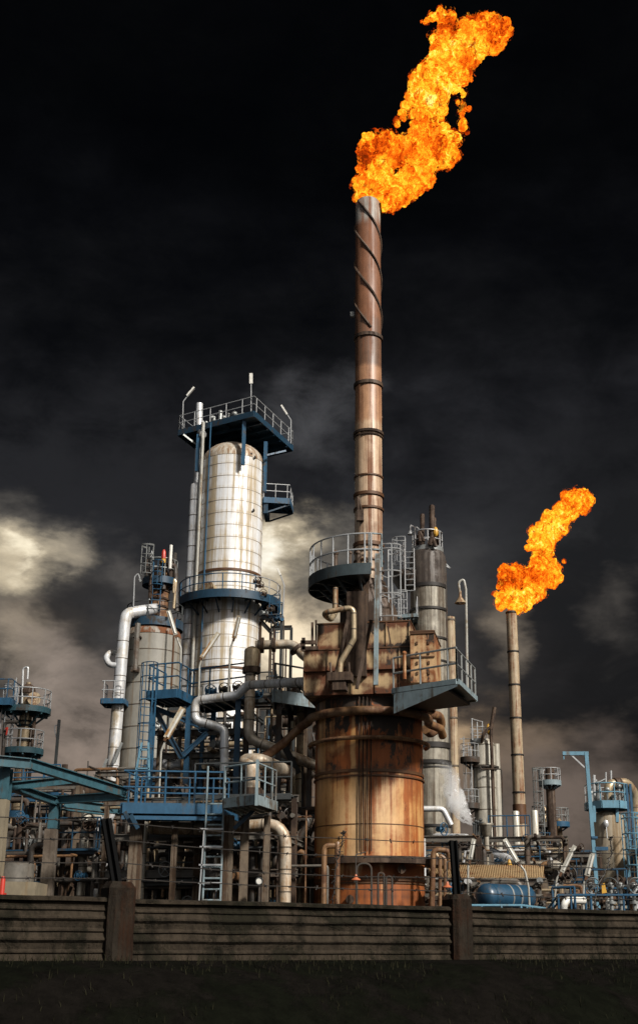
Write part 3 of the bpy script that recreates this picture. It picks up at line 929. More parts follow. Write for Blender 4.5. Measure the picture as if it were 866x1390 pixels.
def build_silver():
    Y = 80.0
    c = P(317, 620, Y); cx = c.x
    t = thing('distillation_tower', 'tall bright silver column with square lamp platform on top and round deck halfway up', 'column', (cx, Y, 0))
    r = W(42, 640, Y)
    z = lambda py: ZA(py, Y - r)
    zsh = ZA(632, Y)
    m = MB()
    prof = [(r, -0.2), (r, zsh)]
    m.lathe(prof, cx, Y, 72)
    sh = m.build('shell', M['silver'], t)
    m = MB()
    m.lathe([(r * math.cos(a), zsh + 0.03 + r * 0.72 * math.sin(a)) for a in [PI / 2 * i / 10 for i in range(11)]], cx, Y, 72)
    m.build('dome', M['silver_dome'], t)
    m = MB()
    py = 628
    while py < 1010:
        m.band(cx, Y, z(py) , r, 0.035, 0.014, 72); py += 16.6
    m.build('cladding_seam', M['seam_soft'], sh)
    m = MB()
    m.band(cx, Y, z(772), r, 0.16, 0.05, 72); m.band(cx, Y, z(905), r, 0.14, 0.05, 72)
    m.build('stiffening_ring', M['seam_rust'], sh)
    # small dark nozzles near the top
    m = MB()
    for px, py in ((341, 614), (346, 618), (344, 690)):
        q = P(px, py, Y - r * 0.86); m.rod(q + Vector((0, 0.5, 0)), q + Vector((0, 0.2, 0)), 0.06, 8)
    m.build('nozzle', M['seam_black'], t, split=True)
    # square top platform
    zp = ZA(559, 77.0)
    Nn, Lp, Rp = PZ(345, 559, zp), PZ(243, 585, zp), PZ(397, 606, zp)
    Bk = Lp + Rp - Nn
    pts = [Lp, Nn, Rp, Bk]
    p = deck(t, pts, zp, M['navy'], M['galv'], [[0, 1, 2], [2, 3, 0]], h=1.15, beam=0.42, rr=0.035, step=1.35, th=0.12)
    m = MB()
    for i in range(1, 6):
        f = i / 6
        m.bar(Lp.lerp(Bk, f) + Vector((0, 0, -0.33)), Nn.lerp(Rp, f) + Vector((0, 0, -0.33)), 0.12, 0.26)
    m.build('underside_beam', M['navy'], p)
    # gear standing on top
    rr = random.Random(4)
    m = MB()
    for i in range(11):
        q = Lp.lerp(Nn, 0.25 + 0.05 * i) + Vector((rr.uniform(-.3, .3), rr.uniform(0.5, 1.3), 0))
        h = rr.uniform(0.35, 0.9)
        m.rod(q, q + Vector((0, 0, h)), rr.uniform(0.05, 0.14), 8)
        m.ball(q + Vector((0, 0, h)), rr.uniform(0.1, 0.22), 8)
    m.pipe([Lp.lerp(Nn, 0.5) + Vector((0, 1, 0.5)), Lp.lerp(Nn, 0.85) + Vector((0, 1, 0.5))], 0.1)
    m.build('valve', M['galv_dull'], p, split=True)
    # outriggers
    for a, b in (((249, 590), (271, 607)), ((362, 618), (388, 612))):
        m = MB(); m.bar(P(a[0], a[1], 79), P(b[0], b[1], 79.5), 0.12, 0.12); m.build('outrigger', M['galv_dull'] if a[0] < 300 else M['blue'], t)
    for px, py0, py1, yy in ((332, 572, 631, Y - r - 0.25), (361, 600, 668, Y - 0.5), (270, 590, 640, Y - 1)):
        m = MB(); m.ibeam(P(px, py0, yy), Vector((P(px, py0, yy).x, yy, ZA(py1, yy))), 0.24, 0.24); m.build('hanger', M['blue'], t, split=True)
    # lamps on top
    q = P(248, 583, Lp.y); a = Vector((q.x, q.y, zp)); tube_lamp(t, a, [P(249, 545, Lp.y), P(256, 536, Lp.y)], P(254, 537.5, Lp.y), P(264, 526, Lp.y), 0.04, 0.10)
    a = PZ(341, 561, zp); tube_lamp(t, a, [P(341, 520, a.y)], P(341, 521, a.y), P(341, 507, a.y), 0.04, 0.10)
    a = PZ(395, 602, zp); tube_lamp(t, a, [P(395, 570, a.y), P(388, 560, a.y)], P(390, 563, a.y), P(382, 550.5, a.y), 0.04, 0.10)
    # side platform on the right
    zs = ZA(676, Y - 0.5)
    A, B = PZ(358, 676, zs), PZ(393, 678, zs)
    A2, B2 = A + Vector((0.1, 2.0, 0)), B + Vector((0.1, 2.0, 0))
    p = deck(t, [A, B, B2, A2], zs, M['blue'], M['galv'], [[0, 1, 2]], h=1.05, beam=0.4, rr=0.032, step=0.8)
    m = MB(); m.prism([(A.x, A.y + 0.05), (A.x + 0.3, A.y + 0.05), (A.x + 0.3, A2.y - 0.05), (A.x, A2.y - 0.05)], zs - 1.05, zs - 0.2)
    m.bar(B + Vector((0, 0.1, -0.35)), A + Vector((0.2, 0.1, -1.0)), 0.1, 0.1); m.bar(B2 + Vector((0, -0.1, -0.35)), A2 + Vector((0.2, -0.1, -1.0)), 0.1, 0.1)
    m.build('bracket', M['navy'], p)
    # ring platform halfway
    zr = ZA(820, Y)
    p = round_platform(t, cx + 0.1, Y, zr, r + 0.05, W(69, 820, Y), 0, 2 * PI, M['navy'], M['blue'], h=1.15, fas=0.42, rr=0.035, step=1.25, brackets=16, railrange=(R(-200), R(-55)))
    m = MB(); rr_ = W(69, 820, Y) - 0.03
    m.rail(arc(cx + 0.1, Y, zr, rr_, R(-55), R(120), 14), 1.15, 0.035, 1.2, toe=False); m.build('railing', M['galv'], p)  # same rail continued in whitened grey, painting its backlit look
    # manhole on the deck
    m = MB(); q = P(287, 800, Y - r * 0.95); d = Vector((-0.45, -0.89, 0))
    m.sweep([q - d * 0.5, q + d * 0.35], 0.34, 20); m.sweep([q + d * 0.35, q + d * 0.42], 0.44, 20); m.sweep([q + d * 0.43, q + d * 0.48], 0.36, 20)
    m.build('manhole', M['lag_brown'], t)
    m = MB()
    for px, py in ((353, 795), (357, 806), (333, 806), (349, 790)):
        m.valve(P(px, py, Y - r - 0.2), 0.22, R(-80), 0.13)
    m.build('valve', M['dark_rust'], t, split=True)
    # lamp pole at the deck edge
    a = P(384, 836, Y); tube_lamp(t, a, [P(386, 795, Y), P(380, 778, Y)], P(381, 781, Y), P(377, 772, Y), 0.045, 0.10)
    # vertical pipes to the left
    m = MB()
    a = P(265, 690, Y - 0.6); rr2 = W(8, 700, Y)
    m.lathe([(rr2, 4), (rr2, ZA(662, Y - 0.6)), (rr2 * 0.85, ZA(658, Y - 0.6)), (rr2 * 0.5, ZA(656, Y - 0.6)), (0.01, ZA(655.4, Y - 0.6))], a.x, Y - 0.6, 20)
    py = 680; m.mi = 1
    while py < 1000: m.band(a.x, Y - 0.6, ZA(py, Y - 0.6), rr2, 0.05, 0.015, 20); py += 21
    m.build('riser_pipe', [M['silver_pipe'], M['seam']], t)
    m = MB(); a = P(275, 600, Y - 1.2); m.rod((a.x, a.y, ZA(583, Y)), (a.x, a.y, 5), 0.13, 10); m.build('downpipe', M['lamp_pole'], t)
    m = MB(); a = P(268, 640, Y - 0.4); m.rod((a.x, a.y, ZA(612, Y)), (a.x, a.y, ZA(668, Y)), 0.22, 10); m.build('downpipe', M['silver_pipe'], t)
    m = MB(); a = P(271, 545, Lp.y - 0.3); m.pipe([P(271, 548, Lp.y - 0.2), P(270.5, 583, Lp.y - 0.2), P(276, 590, Y - 1.2)], 0.24, 12); m.build('vent_pipe', M['silver_pipe'], t)
    m = MB(); a = P(281, 700, Y - r * 0.8 - 0.4); m.rod((a.x, a.y, ZA(590, Y)), (a.x, a.y, 5), 0.05, 6); m.build('conduit', M['blue'], t)
    m = MB(); a = P(350, 850, Y - 1); m.ladder(P(371, 850, Y).x, Y - 0.5, ZA(925, Y), ZA(842, Y), R(-20), 0.5, True, 0.035, 1.0); m.build('cage_ladder', M['blue'], t)
    # lower nozzles with rust stains
    m = MB()
    for px, py in ((372, 835), (378, 848), (366, 842)):
        m.valve(P(px, py, Y), 0.25, R(-80), 0.14)
    m.build('valve', M['dark_steel'], t, split=True)
build_silver()

# ------------------------------------------------------------------ grey column on the left
def build_grey():
    Y = 75.0
    c = P(205, 900, Y); cx = c.x
    r = W(39.5, 900, Y)
    t = thing('reactor_vessel', 'broad grey column with rust spotted shoulder and big silver pipe bent over its left side', 'column', (cx, Y, 0))
    zt = ZA(868, Y)
    m = MB(); m.lathe([(r, -0.2), (r, zt)], cx, Y, 72); sh = m.build('shell', M['grey_col'], t)
    m = MB(); m.lathe([(r * (0.62 + 0.38 * math.cos(a)), zt + 0.03 + r * 0.42 * math.sin(a)) for a in [PI / 2 * i / 8 for i in range(9)]] + [(0.02, zt + 0.03 + r * 0.42)], cx, Y, 72); m.build('shoulder', M['grey_top'], t)
    m = MB()
    for py in (880, 903, 925, 955, 985, 1015): m.band(cx, Y, ZA(py, Y - r), r, 0.05, 0.015, 72)
    m.build('shell_seam', M['seam'], sh)
    # top deck
    zd = ZA(848, Y)
    p = round_platform(t, cx + 0.1, Y, zd, 1.2, W(38, 848, Y), 0, 2 * PI, M['navy'], M['rail_dark'], h=1.1, fas=0.4, rr=0.035, step=1.3, brackets=14, th=0.14)
    # superstructure: brown upper vessel with its own crown platform
    ux = P(217, 800, Y).x; ur = W(13, 800, Y)
    z1 = ZA(782, Y)
    m = MB(); m.lathe([(ur, zd - 0.5), (ur, z1), (ur * 0.7, z1 + 0.4), (0.02, z1 + 0.5)], ux, Y, 32)
    up = m.build('upper_vessel', M['brown_pipe'], t)
    m = MB()
    for py in (790, 800, 811, 822): m.band(ux, Y, ZA(py, Y - ur), ur, 0.12, 0.06, 32)
    m.build('band', M['dark_rust'], up, split=True)
    round_platform(t, ux, Y, ZA(790, Y), ur, W(23, 790, Y), 0, 2 * PI, M['navy'], M['galv_dull'], h=1.3, fas=0.3, rr=0.035, step=0.75, brackets=10)
    rr = random.Random(11)
    m = MB()
    for i in range(16):
        a = rr.uniform(0, 2 * PI); q = Vector((ux + 0.85 * math.cos(a), Y + 0.85 * math.sin(a), ZA(790, Y)))
        h = rr.uniform(0.6, 1.9); m.rod(q, q + Vector((0, 0, h)), rr.uniform(0.04, 0.12), 6); m.ball(q + Vector((0, 0, h * 0.7)), rr.uniform(0.12, 0.2), 8)
    m.build('valve', M['dark_steel'], t, split=True)
    m = MB(); m.pipe([P(222, 800, Y - 0.7), P(222, 768, Y - 0.7), P(238, 766, Y - 0.4), P(240, 830, Y - 0.4)], 0.16, 10); m.build('vent_pipe', M['dark_steel'], t)
    m = MB(); m.pipe([P(236, 805, Y - 2), P(237, 786, Y - 2), P(239, 790, Y - 2), P(236, 826, Y - 2)], 0.09, 8); m.build('vent_pipe', M['lag_brown'], t)
    m = MB(); m.ladder(P(216, 800, Y).x, Y - ur - 0.25, zd, ZA(790, Y), R(-80), 0.5, True, 0.035, 0.8); m.build('cage_ladder', M['blue'], t)
    m = MB(); m.ladder(P(206, 800, Y).x, Y - 0.9, ZA(790, Y), ZA(768, Y), R(-140), 0.5, True, 0.03, 0.6, 0.2); m.build('cage_ladder', M['galv_dull'], t)
    # masts, red lamp
    for px, py0, py1, w_, mt in ((203, 815, 748, 0.05, 'galv'), (231, 772, 740, 0.10, 'white'), (204, 812, 776, 0.12, 'dark_rust')):
        m = MB(); q = P(px, py0, Y - 1); m.rod(q, Vector((q.x, q.y, ZA(py1, Y - 1))), w_, 8)
        if px == 203: m.ball((q.x, q.y, ZA(757, Y - 1)), 0.14, 8); m.sweep([(q.x, q.y, ZA(752, Y - 1)), (q.x, q.y, ZA(746, Y - 1))], 0.1, 8, rl=[0.12, 0.01])
        m.build('mast', M[mt], t)
    m = MB(); q = P(222, 764, Y - 1); m.rod(q, q + Vector((0, 0, 0.25)), 0.14, 10); m.mi = 1; m.lathe([(0.14, q.z + 0.26), (0.13, q.z + 0.7), (0.06, q.z + 0.85), (0.01, q.z + 0.87)], q.x, q.y, 12)
    m.build('warning_lamp', [M['yellow'], M['red']], t)
    tube_lamp(t, P(181, 838, Y - 2), [P(183, 783, Y - 2), P(188, 778, Y - 2), P(191, 788, Y - 2)], P(190, 786, Y - 2), P(192, 790, Y - 2), 0.04, 0.1, M['galv'], M['galv_dull'])
    # the big silver pipe
    yy = Y - 2.0; pr = W(8.2, 900, yy)
    xb = P(155, 1040, yy).x
    m = MB()
    m.pipe([P(212, 827, yy + 1.5), P(196, 829, yy + 0.6), P(172, 833, yy), P(169, 850, yy), (P(152, 1062, yy).x, yy, ZA(1062, yy)), (P(152, 1062, yy).x, yy, 1)], pr, 20, bend=0.9, joints=1.05, jr=1.03, jmi=1)
    m.build('overhead_pipe', [M['silver_pipe'], M['seam']], t)
    m = MB(); m.pipe([P(176, 888, yy + 1.2), P(150, 885, yy + 0.5), P(144, 893, yy + 0.2), P(149, 903, yy - 0.1), P(168, 903, yy - 0.1)], 0.18, 14, bend=0.45); m.build('bypass_pipe', M['silver_pipe'], t)
    # little bracket platform on the pipe
    zb = ZA(952, yy); q = P(148, 952, yy)
    p = deck(t, [(q.x - 0.3, yy - 0.6), (q.x + 1.0, yy - 0.6), (q.x + 1.0, yy + 0.9), (q.x - 0.3, yy + 0.9)], zb, M['blue'], M['galv'], [[1, 0, 3]], h=1.1, beam=0.3, rr=0.03, step=0.6)
    # brackets and stays
    m = MB(); q = P(187, 855, Y - r - 0.3); m.rod((q.x, q.y, ZA(848, Y - r)), (q.x, q.y, ZA(912, Y - r)), 0.17, 8); m.build('stub_pipe', M['grey_steel'], t)
    m = MB(); m.box((q.x, q.y + 0.1, ZA(866, Y - r)), (0.5, 0.4, 0.08)); m.box((q.x, q.y + 0.1, ZA(910, Y - r)), (0.45, 0.4, 0.3)); m.build('pipe_clip', M['dark_steel'], t, split=True)
    m = MB(); q = P(237, 850, Y - r - 0.2); m.rod((q.x, q.y, ZA(840, Y - r)), (q.x, q.y, ZA(945, Y - r)), 0.06, 6); m.build('conduit', M['seam_rust'], t)
    for a, b in (((137, 1052), (146, 1030)), ((155, 1036), (166, 1008))):
        m = MB(); m.bar(P(*a, yy - 0.6), P(*b, yy - 0.6), 0.14, 0.14); m.build('stay', M['galv_dull'], t)
build_grey()

# ------------------------------------------------------------------ dark column behind the furnace
def build_dark():
    Y = 72.0
    cx = P(580.5, 790, Y).x; r = W(24, 790, Y)
    t = thing('quench_tower', 'soot blackened column with two masts and cage ladders, behind the rusty furnace', 'column', (cx, Y, 0))
    zt = ZA(757, Y); zm = ZA(792, Y - r)
    m = MB(); m.lathe([(r, -0.2), (r, zm)], cx, Y, 56); lo = m.build('shell', M['dark_col'], t)
    m = MB(); m.lathe([(r + 0.02, zm), (r + 0.02, zt), (r * 0.8, zt + 0.55), (0.02, zt + 0.7)], cx, Y, 56); m.build('top_section', M['dark_col_top'], t)
    m = MB()
    for py, h, pr in ((792, 0.2, 0.06), (824, 0.14, 0.07), (864, 0.12, 0.06), (895, 0.1, 0.05), (1010, 0.3, 0.08), (1033, 0.2, 0.1), (1040, 0.08, 0.05), (1120, 0.14, 0.05)): m.band(cx, Y, ZA(py, Y - r), r, h, pr, 56)
    m.build('band', M['seam_black'], lo, split=True)
    zp = ZA(748, Y)
    p = round_platform(t, cx, Y, zp, 0.5, W(21, 748, Y), 0, 2 * PI, M['galv_dull'], M['galv'], h=1.1, fas=0.3, rr=0.035, step=0.85, brackets=10)
    # masts / vents
    for px, py1, w_, a in ((573, 699, 0.14, 0.0), (586, 687, 0.17, 0.0), (590, 704, 0.08, 0)):
        m = MB(); q = P(px, 748, Y - 0.6); q.z = zp
        e = Vector((P(px, py1, Y - 0.6).x, q.y, ZA(py1, Y - 0.6)))
        m.rod(q, e, w_, 10); m.rod(e - Vector((0, 0, 0.5)), e + Vector((0, 0, 0.05)), w_ * 0.8, 10)
        m.build('vent_mast', M['dark_rust'], t, split=True)
    m = MB()
    rr = random.Random(2)
    for i in range(12):
        a = rr.uniform(0, 2 * PI); q = Vector((cx + 0.7 * math.cos(a), Y + 0.7 * math.sin(a), zp)); h = rr.uniform(0.3, 1.1)
        m.rod(q, q + Vector((0, 0, h)), rr.uniform(0.05, 0.13), 6); m.ball(q + Vector((0, 0, h)), 0.14, 8)
    m.pipe([P(570, 735, Y - 1), P(568, 718, Y - 1), P(575, 735, Y - 1)], 0.1, 8)
    m.pipe([P(583, 740, Y - 1.1), P(586, 726, Y - 1.1), P(591, 742, Y - 1.1)], 0.12, 8)
    m.build('valve', M['dark_rust'], t, split=True)
    m = MB(); q = P(591, 722, Y - 0.7); m.ball(q, 0.16, 8, (1, 1, 2)); m.build('warning_lamp', M['yellow'], t)
    # bell lamp on a bent arm
    m = MB(); m.pipe([P(563, 748, Y), P(563.5, 714, Y), P(571, 720, Y)], 0.04, 6); m.rod(P(563.5, 716, Y), P(557, 713, Y), 0.04, 6); m.rod(P(557, 713, Y), P(557, 720, Y), 0.03, 6)
    q = P(557, 723, Y); m.lathe([(0.05, q.z + 0.15), (0.2, q.z - 0.12), (0.19, q.z - 0.13), (0.04, q.z + 0.1)], q.x, q.y, 12); m.build('bell_lamp', M['galv'], t)
    # ladders left
    xl = P(557, 790, Y).x
    m = MB(); m.ladder(P(556, 790, Y - 1).x, Y - 1, ZA(808, Y), ZA(756, Y), R(-100), 0.55, False, 0.04, top=0.2); m.build('ladder', M['galv'], t)
    xs = P(547, 780, Y).x
    zd = ZA(778, Y)
    m = MB()
    m.lathe([(0.95, zd), (0.95, zd - 0.3), (0.5, zd - 1.0), (0.01, zd - 1.25)], xs + 0.2, Y, 20); m.face([m.bm.verts.new(q) for q in arc(xs + 0.2, Y, zd, 0.95, 0, 2 * PI * 19 / 20, 19)])
    m.build('rest_platform', M['dark_steel'], t)
    m = MB(); m.ladder(P(549, 760, Y).x, Y, zd, ZA(742, Y), R(190), 0.5, True, 0.03, 0.65, 0.6, 0.45, 0.5); m.build('cage_ladder', M['galv'], t)
    zq = ZA(836, Y - 2); a = P(541, 832, Y - 2); b = P(566, 832, Y - 2)
    p = deck(t, [(a.x, a.y), (b.x, a.y - 0.3), (b.x, a.y + 1.6), (a.x, a.y + 1.6)], zq, M['blue_pale'], M['galv'], [[0, 3], [1, 2]], h=1.05, beam=0.2, rr=0.03, step=0.7)
    m = MB(); m.ladder(P(549, 830, Y).x, Y - 1.2, ZA(840, Y), ZA(818, Y), R(200), 0.5, True, 0.03, 0.5, 0.2, 0.45, 0.3); m.build('cage_ladder', M['galv'], t)
    # bracket arm and conduit right
    m = MB(); m.rod(P(597, 757, Y), P(611, 772, Y), 0.05, 6); m.rod(P(611, 772, Y), P(597, 764, Y), 0.05, 6); m.build('arm', M['galv'], t)
    m = MB(); q = P(603.5, 765, Y - 0.3); m.rod((q.x, q.y, ZA(763, Y)), (q.x, q.y, 3), 0.09, 6); m.box((q.x - 0.2, q.y, ZA(765, Y)), (0.5, 0.15, 0.12)); m.build('conduit', M['dark_steel'], t)
    m = MB(); m.pipe([P(575, 1098, Y - 2), P(601, 1098, Y - 2), P(612, 1120, Y - 2)], 0.16, 10); m.build('branch_pipe', M['silver_pipe'], t)
    for px in ():
        m = MB(); q = P(px, 1000, Y - r - 0.3); m.rod((q.x, q.y, ZA(935, Y)), (q.x, q.y, 4), 0.16, 8); m.build('riser_pipe', M['lag_brown'], t)
build_dark()

def build_slender():
    Y = 76.0
    cx = P(611, 860, Y).x; r = W(6.6, 900, Y)
    t = thing('vent_stack', 'slender pale rusty pipe stack right of the soot blackened column', 'chimney stack', (cx, Y, 0))
    zt = ZA(838, Y)
    m = MB(); m.lathe([(r, -0.1), (r, zt), (r - 0.05, zt + 0.02), (r - 0.06, zt - 1)], cx, Y, 28); m.build('flue_shell', M['flare'], t)
    m = MB()
    for py in (842, 900, 975, 1040, 1090): m.band(cx, Y, ZA(py, Y), r, 0.1, 0.03, 28)
    m.build('band', M['seam'], t, split=True)
    m = MB(); m.rod((cx - r - 0.18, Y, ZA(880, Y)), (cx - r - 0.18, Y, 2), 0.10, 8); m.build('conduit', M['dark_steel'], t)
build_slender()

# ------------------------------------------------------------------ small pale column
def build_small():
    Y = 95.0
    cx = P(657, 1050, Y).x; r = W(15, 1050, Y)
    t = thing('stripper_tower', 'small pale streaked column with dark pipe up its front, left of far flare stack', 'column', (cx, Y, 0))
    zt = ZA(1014, Y)
    m = MB(); m.lathe([(r, -0.1), (r, zt), (r * 0.9, zt + 0.35), (r * 0.5, zt + 0.6), (0.01, zt + 0.7)], cx, Y, 40); sh = m.build('shell', M['small_col'], t)
    m = MB()
    for py in (1012, 1040, 1070, 1100): m.band(cx, Y, ZA(py, Y), r, 0.05, 0.02, 40)
    m.build('shell_seam', M['seam'], sh)
    m = MB(); m.band(cx, Y, ZA(1040, Y - r), r, 0.1, 0.3, 40); m.build('pipe_ring', M['dark_steel'], t)
    m = MB(); q = P(668, 1050, Y - r - 0.3); m.rod((q.x, q.y, 0), (q.x, q.y, ZA(985, q.y)), 0.13, 10); m.pipe([(q.x, q.y, ZA(1000, q.y)), (q.x, q.y, ZA(985, q.y)), P(655, 998, q.y), P(653, 1012, Y - 0.5)], 0.12, 8)
    m.rod((q.x, q.y, ZA(990, q.y)), (P(671, 962, q.y).x, q.y, ZA(960, q.y)), 0.15, 10); m.build('front_pipe', M['dark_rust'], t)
    m = MB(); q2 = P(674, 1040, Y); m.rod((q2.x, Y, 0), (q2.x, Y, ZA(1010, Y)), 0.26, 10); m.build('side_pipe', M['small_col'], t)
    m = MB(); m.pipe([P(651, 1040, Y - 1.3), P(653, 1044, Y - 1.3), P(680, 1044, Y - 1.3), P(681, 1055, Y - 1.3), P(683, 1175, Y - 1.3)], 0.05, 6); m.build('small_pipe', M['dark_steel'], t)
    # top rails
    for px, py, w_ in ((650, 1010, 10), (645, 1036, 8)):
        pass
    zp = ZA(1006, Y)
    p = round_platform(t, cx - 0.3, Y, zp, 0.3, W(12, 1006, Y), 0, 2 * PI, M['galv_dull'], M['galv'], h=1.0, fas=0.15, rr=0.022, step=0.7, brackets=8)
    m = MB(); q = P(663, 990, Y - 1); m.ball(q, 0.18, 8, (1, 1, 2.4)); m.build('warning_lamp', M['yellow'], t)
    m = MB()
    for px, py1 in ((641, 975), (648, 980), (655, 979)): 
        q = P(px, 1006, Y - 0.5); m.rod((q.x, q.y, zp), (q.x, q.y, ZA(py1, q.y)), 0.05, 6)
    m.rod(P(641, 976, Y - .5), P(655, 980, Y - .5), 0.04, 5); m.build('rail_post', M['galv'], t, split=True)
    # hanging cage platforms left
    for py, nm in ((1032, 0), (1094, 1)):
        q = P(633, py, Y); zz = ZA(py, Y)
        p = round_platform(t, q.x + 0.2, Y - 0.6, zz, 0.05, 0.7, 0, 2 * PI, M['dark_steel'], M['galv'], h=1.1, fas=0.28, rr=0.022, step=0.5, brackets=6)
    m = MB(); m.ladder(P(639, 1060, Y).x, Y - 0.6, ZA(1092, Y), ZA(1034, Y), R(185), 0.45, True, 0.024, 1.2, 1.0, 0.36); m.build('cage_ladder', M['galv'], t)
    m = MB(); q = P(629, 1030, Y); m.rod(q, P(629, 1000, Y), 0.04, 5); m.rod(P(624, 1003, Y), P(637, 1003, Y), 0.04, 5); m.build('mast', M['galv'], t)
build_small()

# ------------------------------------------------------------------ far flare stack
def build_flare():
    Y = 110.0
    cx = P(694, 840, Y).x; r0, r1 = W(8.7, 1080, Y), W(7.2, 840, Y)
    t = thing('flare_stack', 'far thin rust stained flare stack with dark ring joints, right of the small pale column', 'chimney stack', (cx, Y, 0))
    zt = ZA(830, Y)
    m = MB(); m.lathe([(r0, -0.1), (r1, zt), (r1 - 0.06, zt), (r1 - 0.08, zt - 1.5)], cx, Y, 32); m.build('flue_shell', M['flare'], t)
    m = MB()
    for py in (832, 885, 930, 975, 1025, 1076): 
        z = ZA(py, Y); m.band(cx, Y, z, r0 + (r1 - r0) * z / zt, 0.13, 0.05, 32)
    m.build('band', M['seam_black'], t, split=True)
    m = MB(); z = ZA(1105, Y); m.band(cx, Y, z, r0, 1.6, 0.03, 32); m.build('rusted_collar', M['seam_rust'], t)
build_flare()

# ------------------------------------------------------------------ brown column
def build_brown():
    Y = 95.0
    cx = P(748, 1100, Y).x; r = W(6.2, 1100, Y)
    t = thing('vent_tower', 'thin dark brown column with round white railed crown, right of the far flare stack', 'column', (cx, Y, 0))
    zt = ZA(1062, Y)
    m = MB(); m.lathe([(r, -0.1), (r, zt + 0.9), (r * 0.9, zt + 1.05), (0.01, zt + 1.05)], cx, Y, 28); m.build('shell', M['dark_rust'], t)
    round_platform(t, cx, Y, zt, r, W(14.5, 1062, Y), 0, 2 * PI, M['blue_pale'], M['galv'], h=1.0, fas=0.25, rr=0.035, step=0.6, brackets=10)
    m = MB(); m.ladder(cx - r - 0.35, Y - 0.3, ZA(1170, Y), zt, R(190), 0.5, True, 0.035, 0.8, 1.0); m.build('cage_ladder', M['galv_dull'], t)
    for px, py0, rr_, mt in ((738, 1095, 3.0, 'lag_brown'), (758, 1112, 4.0, 'lag_brown')):
        m = MB(); x = P(px, py0, Y + 1).x; m.lathe([(W(rr_, py0, Y), 0), (W(rr_, py0, Y), ZA(py0, Y)), (0.01, ZA(py0, Y) + 0.2)], x, Y + 1, 20); m.build('side_vessel', M[mt], t)
    round_platform(t, P(760, 1115, Y).x, Y + 0.6, ZA(1117, Y), 0.3, 0.75, 0, 2 * PI, M['blue'], M['galv_dull'], h=1.1, fas=0.25, rr=0.03, step=0.5, brackets=6)
    round_platform(t, P(736, 1110, Y).x, Y + 0.6, ZA(1118, Y), 0.2, 0.7, 0, 2 * PI, M['dark_steel'], M['galv_dull'], h=1.3, fas=0.25, rr=0.03, step=0.5, brackets=6)
    round_platform(t, P(739, 1150, Y).x, Y + 0.4, ZA(1152, Y), 0.2, 0.8, 0, 2 * PI, M['dark_steel'], M['blue'], h=1.1, fas=0.25, rr=0.03, step=0.5, brackets=6)
build_brown()

